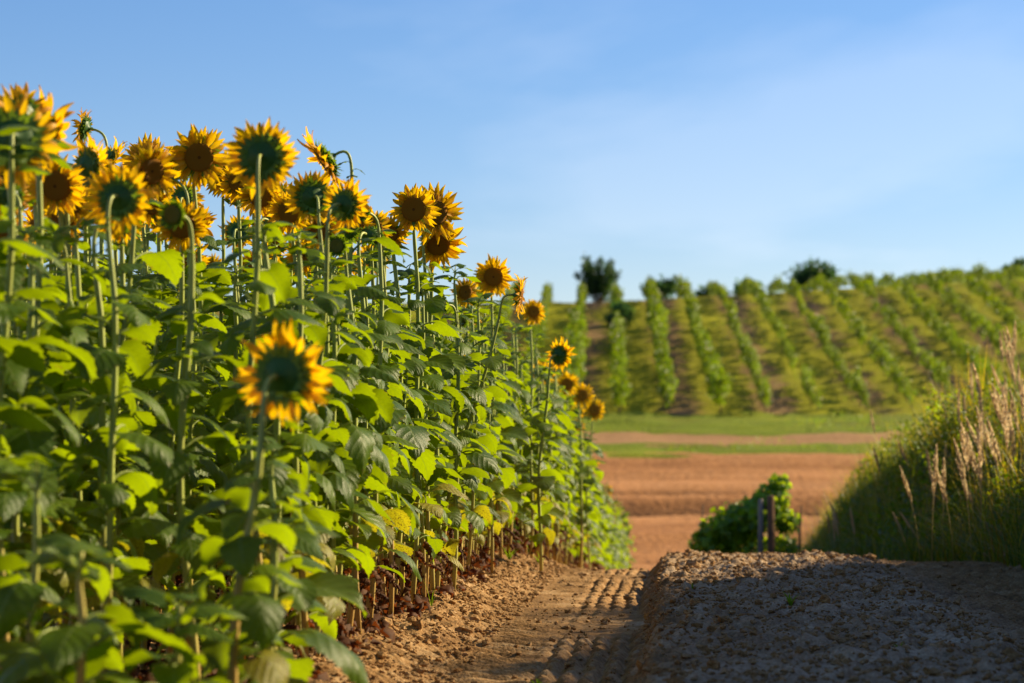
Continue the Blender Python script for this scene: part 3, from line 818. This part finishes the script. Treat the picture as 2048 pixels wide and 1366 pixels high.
def in_view(x, y, pad=0.12):
    return y > 4 and abs(x) < 0.2118 * y + pad
EDGE = -0.74
spots = []
r_p = random.Random(21)
for row in range(0, 26):
    u0 = EDGE - 0.60 * row
    y = 6.6 + r_p.uniform(0, .25)
    j = 0
    while y < 52:
        yy = y + r_p.uniform(-.06, .06); uu = u0 + r_p.gauss(0, .05)
        if yy > 19 and row == 0: uu += 0.16
        x = uu + ROAD * (yy - 9)
        j += 1
        y += r_p.uniform(.20, .30)
        if not in_view(x, yy, 0.30): continue
        if row == 0 and yy < 8.2: continue
        if min((x - a) ** 2 + (yy - b) ** 2 for a, b in taken) < 0.10 ** 2: continue
        if yy > 22 and row > 3 and r_p.random() < .35: continue
        spots.append((row, x, yy))
near = sorted([s for s in spots], key=lambda s: s[2] + s[0] * (0.35 if s[2] < 17 else 3.2))
indiv, mass = near[:262], near[262:]
indiv.sort(key=lambda s: (s[0], s[2]))
cnt = {}
ROWN = ['row beside the track'] + ['%s row inwards' % q for q in ('second', 'third', 'fourth', 'fifth', 'sixth', 'seventh', 'eighth', 'ninth', 'tenth', 'eleventh', 'twelfth')]
r_f = random.Random(5)
for k, (row, x, y) in enumerate(indiv):
    cnt[row] = cnt.get(row, 0) + 1
    gz = float(base_z(x, y))
    lim = 1.70 if y < 10 else 1.88 if y < 16 else 1.88
    h = lim + r_f.uniform(-.28, .06)
    pr = r_f.random()
    typ = 'n'
    if y < 16: typ = 'h' if pr < (.5 if y > 8.5 else .25) and row > 0 else 'b' if pr < .36 else 'n'
    else: typ = 'h' if pr < .10 else 'n'
    az = r_f.uniform(-40, 60) if r_f.random() < .4 else r_f.uniform(140, 240)
    if y > 17: az = r_f.uniform(-70, 20)
    if typ == 'h' and y < 16: h = min(h + .22, lim + .20)
    n = facing(az, r_f.uniform(-40, 10)) if typ != 'n' else facing(r_f.uniform(0, 360), 70)
    lean = r_f.gauss(0, .04)
    hp = (x + lean + n[0] * .12, y + n[1] * .12, gz + h)
    o = plant(x, y, hp, n, r_f.uniform(.16, .23) if typ == 'h' else .12, typ, leaves=27, detail=y < 14, r_=r_f, seed=100 + k, lsize=r_f.uniform(.85, 1.1))
    what = {'h': 'sunflower in bloom', 'b': 'sunflower with closed green bud', 'n': 'flowerless leafy sunflower'}[typ]
    tag(o, '%s, %s from the near end of the %s' % (what, ordinal(cnt[row]), ROWN[min(row, 11)]), 'sunflower', 'sunflower stalks in the rows of the field')

# the rest of the field, deep in the rows and far down the slope: one mass
mv, mf, mm, mu, n0 = [], [], [], [], 0
def push(v, f, mi, uv=None):
    global n0
    mv.append(v); mf.extend([[i + n0 for i in q] for q in f]); mm.extend([mi] * len(f))
    mu.append(np.zeros((len(v), 2)) if uv is None else uv); n0 += len(v)
ringv = None
for k, (row, x, y) in enumerate(mass):
    gz = float(base_z(x, y)); h = 1.80 + r_f.uniform(-.3, .08)
    base = np.array([x, y, gz - .05]); lean = np.array([r_f.gauss(0, .05), r_f.gauss(0, .05), 0])
    pts = [base + np.array([0, 0, h + .05]) * t + lean * t for t in (0, .33, .66, 1)]
    v, f = tube(pts, [.013, .011, .009, .006], 4, False); push(v, f, 1)
    a = r_f.uniform(0, 6.28)
    for q in range(22):
        t = .12 + .86 * (q + r_f.uniform(0, .6)) / 22; a += 2.4 + r_f.uniform(-.3, .3)
        dry = t < .25
        V, F, UV, pp = r_f.choice(LOWDRY if dry else LOWLEAF)
        s = .195 * math.sin(math.pi * (.22 + .66 * t)) * r_f.uniform(.7, 1.2)
        m = Matrix.Translation(Vector(base + np.array([0, 0, h * t]) + lean * t)) @ Matrix.Rotation(a, 4, 'Z') @ Matrix.Rotation(r_f.uniform(-.2, .2), 4, 'Y') @ Matrix.Rotation(r_f.uniform(-.3, .3), 4, 'X') @ Matrix.Scale(s, 4)
        push(apply(m, V), F, 2 if dry else 0, UV)
        if y < 26:
            tv, tf = tube(pp, [.03, .026, .023, .02, .018], 3, False); push(apply(m, tv), tf, 3)
me = mesh('sunflower_mass', np.concatenate(mv), np.array([q for q in mf]), [M['leaf'], M['stem'], M['leaf_dry'], M['petiole']], mm, np.concatenate(mu))
o = obj('sunflower_field', me)
tag(o, 'dense green sunflower stalks deep in the field and down the far slope', 'sunflowers', kind='stuff')

# rough grass on the far slope and its verges
r_t = np.random.default_rng(31)
tx = r_t.uniform(-8, 52, 26000); ty = np.where(r_t.random(26000) < .36, r_t.uniform(108.8, 121, 26000), r_t.uniform(121, 200, 26000))
ok = (np.abs(tx) < .2118 * ty + 1) & (vnoise(tx * .35, ty * .25) > -.08) & ~((ty > 111.9) & (ty < 115.0)) & (tx > -2)
tx, ty = tx[ok], ty[ok]
SLOPE = (tx, ty)

# fallen leaves and broken stalk ends under the crop
r_l = np.random.default_rng(41)
lv, lf, n0 = [], [], 0
for q in range(2600):
    yy = 6.2 + 14 * r_l.random() ** 1.3; uu = -0.62 - abs(r_l.normal(0, 1.0)); xx = uu + ROAD * (yy - 9)
    if abs(xx) > .2118 * yy + .3: continue
    V_, F_, _, _ = LOWDRY[q % 2]
    sz = r_l.uniform(.05, .14)
    m = Matrix.Translation((xx, yy, float(ground_z(xx, yy)) + .025)) @ Matrix.Rotation(r_l.uniform(0, 6.28), 4, 'Z') @ Matrix.Rotation(r_l.uniform(-1.2, .3), 4, 'Y') @ Matrix.Rotation(r_l.uniform(-.8, .8), 4, 'X') @ Matrix.Scale(sz, 4)
    lv.append(apply(m, V_ + r_l.normal(0, .05, V_.shape))); lf.append(np.array(F_) + n0); n0 += len(V_)
o = obj('leaf_litter', mesh('leaf_litter', np.concatenate(lv), np.concatenate(lf), [M['leaf_dry']]))
tag(o, 'dry brown fallen leaves on the soil under the sunflowers', 'leaf litter', kind='stuff')

# ------------------------------------------------------------------ leaf-quad crowns
def leafcloud(pos, size, r_, tint, spread=1.0):
    """rhombic leaves at pos (n,3); returns verts, faces, colors"""
    n = len(pos)
    nrm = r_.standard_normal((n, 3)); nrm[:, 2] += .5; nrm /= np.linalg.norm(nrm, axis=1)[:, None]
    t = r_.standard_normal((n, 3)); t -= nrm * (t * nrm).sum(1)[:, None]; t /= np.linalg.norm(t, axis=1)[:, None] + 1e-9
    b = np.cross(nrm, t)
    s = (size * r_.uniform(.6, 1.35, n))[:, None]
    V = np.stack([pos - t * s, pos - b * s * .62 + nrm * s * .12, pos + t * s, pos + b * s * .62 + nrm * s * .12], 1).reshape(-1, 3)
    F = np.arange(4 * n).reshape(n, 4)
    c = np.asarray(tint)[None, :] * r_.uniform(.65, 1.3, (n, 1)) * (1 + r_.uniform(-.12, .12, (n, 3)))
    return V, F, np.repeat(c, 4, 0)
def vine_crown(seed, n, sx, sy, z0, z1, size):
    r_ = np.random.default_rng(seed)
    k = 7; cen = np.stack([r_.uniform(-.5, .5, k) * sx, r_.uniform(-.5, .5, k) * sy, z0 + (z1 - z0) * (np.arange(k) + .5) / k], 1)
    w_ = r_.uniform(.6, 1.1, k) * np.array([.8, 1, 1.1, 1.1, 1, .75, .45])
    i = r_.choice(k, n, p=w_ / w_.sum())
    p = cen[i] + r_.standard_normal((n, 3)) * np.array([sx * .30, sy * .30, (z1 - z0) * .09]) * w_[i][:, None]
    sh = r_.random(n) < .06
    p[sh, 2] += r_.uniform(.1, .45, sh.sum())
    return leafcloud(p, size, r_, (1, 1, 1))
def crown_mesh(name, c, mat): return mesh(name, c[0], c[1], [mat], smooth=False, colors=c[2])
VC = [vine_crown(300 + s, 360, .48, 1.15, .45, 1.75, .085) for s in range(6)]
VCM = [crown_mesh('crown', c, M['vine_leaf']) for c in VC]
def trunk_mesh(seed):
    r_ = random.Random(seed); b = MB()
    p = [np.array([r_.uniform(-.05, .05) * k, r_.uniform(-.06, .06) * k, .22 * k]) for k in range(6)]; p[0] = np.array([0, 0, -.25])
    b.add(*tube(p, [.035, .03, .026, .024, .02, .012], 5))
    for s in (-1, 1):
        b.add(*tube([p[4], p[4] + np.array([0, .3 * s, .12]), p[4] + np.array([.03, .6 * s, .16])], [.016, .012, .008], 4))
    return b.build('trunk', [M['bark']])
VT = [trunk_mesh(s) for s in range(4)]
VCL = [vine_crown(320 + s, 150, .48, 1.15, .5, 1.75, .12) for s in range(5)]
r_v = random.Random(9)
vines = []
for k in range(-4, 17):
    thin = 0.02 if k < 3 else 0.18 if k < 7 else 0.24
    yy = 121.6 + r_v.uniform(0, .6) + max(0, k - 2) * 0.25
    top = 186 + max(0, k) * 2.0
    pat = r_v.uniform(0, 100)
    while yy < top:
        x = ROW0 + ROWGAP * k + ROWDIR * (yy - 120) + r_v.gauss(0, .06)
        g_ = float(vnoise(pat, yy * .22)) + .5
        s = (1.0 if k < 3 else .80) * (.62 + .7 * g_) * r_v.uniform(.88, 1.12) * (1 - .22 * min(1, max(0, (yy - 150) / 30)))
        if r_v.random() > thin * (1.5 - g_) and abs(x) < .2118 * yy + 1.0 and not (k == 0 and 155 < yy < 163):
            vines.append((k, x, yy, s))
        yy += r_v.uniform(1.0, 1.25)
def vine_hidden(v):                                # behind the sunflower field from the track
    return v[1] / v[2] < 0.004
vis = [v for v in vines if not vine_hidden(v)]
vis.sort(key=lambda v: v[2] - 8 * v[3])
one, rest = vis[:290], vis[290:] + [v for v in vines if vine_hidden(v)]
one.sort(key=lambda v: (v[0], v[2]))
cnt = {}; kmin = min(v[0] for v in one)
for i, (k, x, y, s) in enumerate(one):
    cnt[k] = cnt.get(k, 0) + 1
    z = float(base_z(x, y))
    root = obj('grapevine', None, None, (x, y, z), (0, 0, -math.atan(ROWDIR) + r_v.choice((0, math.pi)))); root.empty_display_size = .2
    obj('trunk', VT[i % 4], root)
    obj('crown', VCM[r_v.randrange(6)], root, scale=(s * r_v.uniform(.85, 1.2) * (1 if k < 3 else .8), 1, s))
    tag(root, 'bright green grapevine, %s up from the foot of the %s vine row from the left' % (ordinal(cnt[k]), ordinal(k - kmin + 1)), 'grapevine', 'grapevines on the hillside')
vv, ff, cc, n0 = [], [], [], 0
for (k, x, y, s) in rest:
    V, F, C_ = VCL[r_v.randrange(5)]
    a = r_v.choice((0, math.pi)); q = V * np.array([s * math.cos(a), math.cos(a), s]) + np.array([x, y, float(base_z(x, y))])
    vv.append(q); ff.append(F + n0); cc.append(C_); n0 += len(V)
o = obj('vine_foliage', mesh('vine_foliage', np.concatenate(vv), np.concatenate(ff), [M['vine_leaf']], smooth=False, colors=np.concatenate(cc)))
tag(o, 'green foliage of the upper vine rows towards the hilltop', 'vines', kind='stuff')

# ------------------------------------------------------------------ trees and bushes on the hilltop
def tree(name, label, x, y, h, wd, seed, upright=False, n=1500, tint=(1, 1, 1), size=.13, trunk_h=.3, cat='tree', group='trees and bushes on the hilltop', mat='tree_leaf'):
    r_ = np.random.default_rng(seed)
    z = float(base_z(x, y)); root = obj(name, None, None, (x, y, z - (.7 if upright else .5)))
    b = MB(); tips = []
    tp = np.array([0, 0, h * trunk_h])
    b.add(*tube([np.zeros(3), tp * .5 + r_.normal(0, .03, 3), tp], [.055 * h ** .5, .045 * h ** .5, .04 * h ** .5], 6))
    nb = 17 if upright else 12
    for k in range(nb):
        a = 2 * math.pi * k / nb + r_.uniform(-.3, .3); rr = wd / 2 * r_.uniform(.35, .95)
        zt = h * ((1.02 - .38 * (rr / (wd * .5)) ** 1.5) * r_.uniform(.66, 1.0) if upright else r_.uniform(.45, .95) * math.sqrt(max(.1, 1 - (rr / (wd * .56)) ** 2)) + .0)
        e = np.array([rr * math.cos(a), rr * math.sin(a), max(zt, h * .35)])
        m_ = tp + (e - tp) * .5 + np.array([0, 0, .04 * h])
        b.add(*tube([tp * .9, m_, e], [.028 * h ** .5, .018 * h ** .5, .006], 4)); tips.append((m_, e))
    obj('trunk', b.build('trunk', [M['bark']]), root)
    P = []
    for k in range(n):
        m_, e = tips[r_.integers(nb)]; t = r_.uniform(-.35, 1.05)
        c = m_ + (e - m_) * t
        s = wd * (.042 if upright else .11) * (1.15 - .5 * max(t, 0))
        P.append(c + r_.normal(0, 1, 3) * np.array([s, s, s * (1.5 if upright else .85)]))
    obj('crown', crown_mesh('crown', leafcloud(np.array(P), size, r_, tint), M[mat]), root)
    return tag(root, label, cat, group)
tree('tree', 'dark tree with several upright plume-like boughs, leftmost on the hilltop', 6.7, 187, 5.0, 4.4, 1, True, 3600, size=.13, trunk_h=.08)
tree('tree', 'small round dark tree on the hilltop behind the second tall vine row', 11.9, 192, 3.6, 2.9, 2, False, 1400, (.9, 1, 1.1), size=.17)
tree('tree', 'broad low dark tree on the hilltop above the middle of the vineyard', 24.5, 196, 3.8, 4.8, 3, False, 2200, (.9, 1, 1.1), size=.17)
tree('tree', 'dark round tree at the right end of the hilltop', 42.2, 202, 3.3, 3.0, 4, False, 1000, (.9, 1, .9), size=.17)
tree('bush', 'blue-green dark bush standing between vine rows high on the slope', 7.25, 160, 3.1, 2.1, 5, False, 1600, (.8, 1, 1.2), size=.12, trunk_h=.12, cat='bush')
for i, (x, y, h, wd, lab) in enumerate([
        (15.6, 190, 2.0, 3.0, 'low dark shrub on the skyline left of the single vine tops'),
        (18.6, 191, 2.2, 2.6, 'low dark shrub on the skyline left of the broad low tree'),
        (29.5, 199, 2.3, 3.0, 'low shrub on the skyline just right of the broad low tree'),
        (33.5, 200, 2.2, 3.4, 'leafy shrub on the skyline between broad low tree and right hedge'),
        (36.4, 201, 2.5, 3.4, 'hedge bush on the skyline, left of two before the right end tree'),
        (39.3, 202, 2.6, 3.6, 'hedge bush on the skyline touching the right end tree')]):
    tree('shrub', lab, x, y, h, wd, 20 + i, False, 700, (1.2, 1.35, .9), size=.17, trunk_h=.1, cat='shrub')

# ------------------------------------------------------------------ the vine and two posts below the crest
def vleaf_shape(s):
    a = [(-1, 0), (-.75, .5), (-.35, .35), (0, .95), (.35, .5), (.75, .55), (1.0, 0), (.75, -.55), (.35, -.5), (0, -.95), (-.35, -.35), (-.75, -.5)]
    return np.array([(x * s, y * s, .10 * s * abs(y)) for x, y in a])
def big_vine(x, y, label):
    z = float(base_z(x, y)); root = obj('grapevine', None, None, (x, y, z - .05)); r_ = np.random.default_rng(77)
    b = MB()
    for k in range(5):
        a = np.array([-.75 + .38 * k, r_.uniform(-.2, .2), 0]); t = a + np.array([r_.uniform(-.1, .1), r_.uniform(-.1, .1), 1.1])
        b.add(*tube([a * np.array([.6, 1, 1]), (a + t) / 2 + r_.normal(0, .05, 3), t, t + np.array([r_.uniform(-.3, .1), 0, .35])], [.035, .028, .018, .008], 5))
    obj('trunk', b.build('trunk', [M['bark']]), root)
    cl = [(-.62, .80, .34, 420), (-.40, 1.06, .38, 480), (-.12, 1.20, .38, 480), (.14, 1.32, .36, 420), (.36, 1.55, .28, 320), (.46, 1.78, .17, 130), (.56, 1.20, .24, 260), (-.5, .6, .42, 420), (.1, .7, .45, 420), (.5, .75, .3, 220)]
    b = MB(); cols = []
    for (px, pz, s, n) in cl:
        for _ in range(n):
            d = r_.normal(0, 1, 3); d /= np.linalg.norm(d); q = np.array([px, 0, pz]) + d * s * r_.uniform(.45, 1.08) * np.array([1, 1.3, .85])
            nn = d + r_.normal(0, .6, 3) + np.array([0, 0, .4])
            m = Matrix.Translation(Vector(q)) @ aim(nn, r_.uniform(0, 6.28))
            b.add(apply(m, vleaf_shape(r_.uniform(.038, .07))), [list(range(12))])
            cols += [np.ones(3) * r_.uniform(1.1, 2.3) * np.array([1.05, 1, .9])] * 12
    me = mesh('crown', np.concatenate(b.v), b.f, [M['vine_leaf']], smooth=False, colors=np.array(cols))
    obj('crown', me, root)
    return tag(root, label, 'grapevine')
big_vine(3.72, 38, 'bushy dark green grapevine standing alone beside two posts just below the crest')
M['post_brown'] = solid('brown_wood', (0.10, 0.05, 0.03), (0.22, 0.12, 0.07), 0.85, 0.2, 12, 0.5, 0.01, (1, 1, 0.15))
def wpost(x, y, h, r, lean, label, mat=None):
    b = MB(); z = float(base_z(x, y))
    b.add(*tube([(0, 0, -.4), (lean * .5, 0, h * .5), (lean, .01, h), (lean, .01, h + .012)], [r, r * .97, r * .93, r * .6], 9))
    o = obj('wooden_post', b.build('wooden_post', [mat or M['post']], False), None, (x, y, z))
    return tag(o, label, 'post', 'posts by the grapevine below the crest')
wpost(3.74, 36.6, 1.40, .042, .02, 'grey weathered wooden post in front of the lone grapevine, paler of the two')
wpost(3.93, 36.7, 1.46, .06, -.01, 'thicker brown wooden post close beside the grey one at the lone grapevine', M['post_brown'])

# ------------------------------------------------------------------ grass bank on the right
def blades(x, y, length, width, lean_max, r_, tint, nseg=3, dirbias=None):
    n = len(x); z = ground_z(x, y) - .02
    a = r_.uniform(0, 2 * math.pi, n)
    d = np.stack([np.cos(a), np.sin(a)], 1); q = np.stack([-d[:, 1], d[:, 0]], 1)
    ln = r_.uniform(.1, lean_max, n)
    V = np.zeros((n, nseg + 1, 2, 3))
    for k in range(nseg + 1):
        t = k / nseg
        off = ln * t ** 1.8 * length; h = length * (t - .35 * ln * t * t)
        w_ = width * (1 - t) ** .7 + .0006
        for s in (0, 1):
            sg = -1 if s == 0 else 1
            V[:, k, s, 0] = x + d[:, 0] * off + sg * q[:, 0] * w_
            V[:, k, s, 1] = y + d[:, 1] * off + sg * q[:, 1] * w_
            V[:, k, s, 2] = z + h
    bi = np.arange(n)[:, None] * (2 * (nseg + 1)) + np.arange(nseg)[None, :] * 2
    bi = bi.ravel()
    F = np.stack([bi, bi + 1, bi + 3, bi + 2], 1)
    C_ = np.repeat(tint, 2 * (nseg + 1), 0)
    return V.reshape(-1, 3), F, C_
def grass_mass(name, label, x, y, length, width, lean, tints, probs, seed):
    r_ = np.random.default_rng(seed)
    t = np.array(tints)[r_.choice(len(tints), len(x), p=probs)] * r_.uniform(.7, 1.25, (len(x), 1))
    V, F, C_ = blades(x, y, length, width, lean, r_, t)
    o = obj(name, mesh(name, V, F, [M['grass']], smooth=True, colors=C_))
    return tag(o, label, 'grass', kind='stuff')
r_b = np.random.default_rng(5)
tx, ty = SLOPE
grass_mass('slope_grass', 'rough sunlit grass between the vine rows and along the field edge', tx, ty, r_b.uniform(.08, .24, len(tx)), .018, 1.3,
           [(2.0, 2.1, 1.2), (1.5, 2.0, 1.0), (2.8, 2.0, 1.6)], [.45, .43, .12], 8)
def bank_pts(n, y0, y1, p=1.0, umax=2.2, umin=-.1):
    y = y0 + (y1 - y0) * r_b.random(n) ** p
    u = bank_foot(y) + umin + (umax - umin) * r_b.random(n) ** 1.1
    return u + ROAD * (y - 9), y
x, y = bank_pts(36000, 15.5, 54, 1.3, 2.4, -.15)
keep = (x < .2118 * y + 1.5)
x, y = x[keep], y[keep]
L_ = r_b.uniform(.16, .60, len(x)) * (0.4 + 1.3 * (vnoise(x * 1.4, y * 1.4) + .5)) * np.where(r_b.random(len(x)) < .05, 1.5, 1.0)
grass_mass('bank_grass', 'tangled green and straw grass covering the roadside bank', x, y, L_, .0045, 1.5,
           [(1, 1, 1), (.55, .7, .6), (1.7, 1.15, .9), (4.2, 2.3, 2.6), (2.0, .9, .9)], [.40, .26, .18, .07, .09], 1)
x, y = bank_pts(3200, 18, 46, 1.0, 2.3, .2)
keep = (x < .2118 * y + .8) & (vnoise(x * .9 + 3, y * .9) > -.1)
x, y = x[keep], y[keep]
grass_mass('dry_grass', 'tall dry golden grass stalks standing through the bank grass', x, y, r_b.uniform(.45, .95, len(x)), .0035, .6,
           [(4.0, 2.4, 2.6), (3.0, 1.7, 1.5)], [.6, .4], 3)
# ground sheet of the bank under the grass
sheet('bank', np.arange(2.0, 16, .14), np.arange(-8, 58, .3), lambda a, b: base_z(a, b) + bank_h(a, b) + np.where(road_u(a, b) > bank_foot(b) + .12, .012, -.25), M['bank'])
# tall off-picture grass along the high part of the bank, the side that shades the track
x, y = bank_pts(7000, 4, 16, 1.0, 2.4, .5)
grass_mass('verge_grass', 'tall rough grass along the crown of the bank beside the track', x, y, r_b.uniform(.3, .7, len(x)), .005, 1.0,
           [(1, 1, 1), (1.6, 1.25, .9), (3.0, 1.9, 1.4)], [.6, .28, .12], 2)

def plume_stalk(x, y, h, lean, seed, label, big=1.0):
    r_ = random.Random(seed); z = float(ground_z(x, y)); root = obj('grass_plume', None, None, (x, y, z))
    b = MB(); L3 = np.array([lean[0], lean[1], 0])
    pts = [np.array([0, 0, -.03]) + np.array([0, 0, h]) * t + L3 * t * t for t in (0, .25, .5, .75, 1)]
    b.add(*tube(pts, [.0035, .003, .0025, .002, .0012], 4)); obj('stalk', b.build('stalk', [M['straw']]), root)
    c = MB(); pl = .40 * big
    ax = pts[-1] - pts[-2]; ax /= np.linalg.norm(ax)
    for k in range(150):
        t = r_.random(); w_ = .024 * big * math.sin(math.pi * (.12 + .85 * t)) ** .8
        a = r_.uniform(0, 6.28); p = pts[-1] - ax * pl * (1 - t) * .9
        e = p + ax * .045 + np.array([math.cos(a), math.sin(a), 0]) * w_
        s = np.cross(ax, np.array([math.cos(a), math.sin(a), 0])) * .0055
        mid = (p + e) / 2 + np.array([math.cos(a), math.sin(a), 0]) * w_ * .25
        c.add([p, mid - s, e, mid + s], [[0, 1, 2, 3]])
    obj('plume', c.build('plume', [M['plume']]), root)
    return tag(root, label, 'grass plume', 'feathery dry grass plumes on the bank')
r_g = random.Random(17)
pl = []
for i in range(44):                                # thick stand at the right edge
    y = r_g.uniform(19.8, 25); pl.append((.2118 * y - abs(r_g.gauss(0, .36)) - .0, y, r_g.uniform(.75, 1.15), r_g.uniform(.8, 1.1)))
for i in range(9):                                 # scattered lower ones towards the tip of the bank
    y = r_g.uniform(23, 29); pl.append((.2118 * y - r_g.uniform(.6, 1.3), y, r_g.uniform(.5, .8), .8))
for i in range(7):
    y = r_g.uniform(27, 33); pl.append((r_g.uniform(.128, .155) * y, y, r_g.uniform(.7, 1.1), .85))
pl.sort(key=lambda p: -p[0] / p[1])
for i, (x, y, h, big) in enumerate(pl):
    plume_stalk(x, y, h, (r_g.uniform(-.22, .05), r_g.uniform(-.1, .1)), i, 'tan feathery grass plume, %s from the right edge of the picture' % ordinal(i + 1), big)

def weed(x, y, h, seed, label, tint=(1, 1, 1), white=False, n=160, wd=.35):
    r_ = np.random.default_rng(seed); z = float(ground_z(x, y)); root = obj('weed', None, None, (x, y, z))
    b = MB(); P = []
    for k in range(8):
        e = np.array([r_.uniform(-1, 1) * wd * .5, r_.uniform(-1, 1) * wd * .5, h * r_.uniform(.6, 1)])
        b.add(*tube([np.zeros(3), e * np.array([.35, .35, .5]), e], [.004, .003, .0015], 4))
        for _ in range(n // 8):
            t = r_.uniform(.25, 1); P.append(e * np.array([t ** 1.5, t ** 1.5, t]) + r_.normal(0, .035, 3))
    obj('stalks', b.build('stalks', [M['petiole']]), root)
    obj('leaves', crown_mesh('leaves', leafcloud(np.array(P), .024, r_, tint), M['vine_leaf']), root)['kind'] = 'stuff'
    if white:
        c = MB()
        for k in range(9):
            e = np.array([r_.uniform(-1, 1) * wd * .5, r_.uniform(-1, 1) * wd * .5, h * r_.uniform(.85, 1.15)])
            for q in range(5):
                a = 2 * math.pi * q / 5
                d = np.array([math.cos(a), math.sin(a), .2]); s = np.array([-math.sin(a), math.cos(a), 0]) * .005
                c.add([e, e + d * .008 - s, e + d * .016, e + d * .008 + s], [[0, 1, 2, 3]])
        obj('blossoms', c.build('blossoms', [M['white']]), root)
    return tag(root, label, 'weed', 'leafy weeds on the bank')
WEEDS = [(4.35, 30.0, .55, False, 'yellow-green leafy weed sunlit at the tip of the bank'), (4.2, 27.0, .5, True, 'leafy weed with white specks low on the bank tip'),
         (4.60, 28.5, .6, False, 'leafy weed behind the white-specked one on the bank shoulder'), (4.45, 24.5, .5, True, 'white-flowered weed halfway up the shaded bank face'),
         (4.75, 26.0, .6, False, 'sunlit leafy weed on the bank crest below the scattered plumes'), (4.25, 20.8, .45, True, 'white-flowered weed near the right edge of the bank'),
         (4.62, 23.4, .6, False, 'dense green weed under the thick stand of plumes'), (3.95, 31.5, .45, False, 'small weed at the lower left end of the bank by the track'),
         (4.0, 25.2, .35, False, 'low dark weed at the foot of the bank')]
for i, (x, y, h, wh, lab) in enumerate(WEEDS):
    weed(x, y, h * 1.3, 40 + i, lab, (1.3, 1.15, .8), wh, 520, .75)

x, y = bank_pts(42000, 16, 48, 1.2, 2.4, .0)
kp = (x < .2118 * y + .6) & (vnoise(x * 1.7 + 5, y * 1.7) > .02)
x, y = x[kp], y[kp]
z = ground_z(x, y) + r_b.uniform(.05, .52, len(x))
cl = leafcloud(np.stack([x, y, z], 1), .028, r_b, (1.1, 1.0, .7))
tag(obj('bank_weeds', crown_mesh('bank_weeds', cl, M['vine_leaf'])), 'loose small-leaved weeds tangled in the grass of the bank', 'weeds', kind='stuff')

# ------------------------------------------------------------------ small plants on the track
def sprout(x, y, n, h, seed, label, wd=.004, spread=.5, straw=False):
    r_ = np.random.default_rng(seed); z = float(ground_z(x, y)); b = MB()
    root = obj('grass_sprout', None, None, (x, y, z - .005))
    for k in range(n):
        a = r_.uniform(0, 6.28); l_ = h * r_.uniform(.6, 1.05); sp = r_.uniform(.1, spread)
        d = np.array([math.cos(a), math.sin(a), 0]); q = np.array([-math.sin(a) * .4 + .9 * (abs(math.cos(a)) < .9), math.cos(a) * .4, 0]); q /= np.linalg.norm(q) + 1e-6
        V = []
        for j in range(5):
            t = j / 4; p = d * sp * l_ * t ** 1.6 + np.array([0, 0, l_ * (t - .25 * sp * t * t)]); w_ = wd * (1 - t ** 2.2) + .0004
            V += [p - q * w_, p + q * w_]
        me = mesh('blade', V, [[2 * j, 2 * j + 1, 2 * j + 3, 2 * j + 2] for j in range(4)], [M['grass']], colors=np.tile((1.25, 1.5, .8), (10, 1)))
        obj('blade', me, root)
    return tag(root, label, 'grass sprout', 'green sprouts on the track')
sprout(0.995, 13.4, 3, .085, 1, 'single upright green grass sprout on the middle strip of the track', .006, .15)
sprout(1.40, 12.2, 8, .10, 2, 'small green grass tuft on the shaded middle strip, right of the upright sprout', .005, .9)
sprout(1.53, 9.6, 6, .07, 3, 'tiny dark weed at the bottom of the picture on the shaded strip', .005, .8)
sprout(-0.40, 12.0, 4, .17, 4, 'thin long-bladed grass sprout in the loose soil by the sunflower stalks', .003, .4)
sprout(0.10, 9.2, 34, .05, 5, 'low round green tuft in the loose soil left of the rut', .004, 1.3)
sprout(-0.02, 17.5, 16, .14, 6, 'grassy tuft at the foot of the sunflowers near the crest', .004, .9)
sprout(0.22, 18.6, 16, .13, 7, 'grass tuft farther along under the sunflower leaves at the crest', .004, .9)
sprout(-0.75, 10.4, 7, .22, 8, 'tall thin grass among the sunflower stalks', .003, .4)
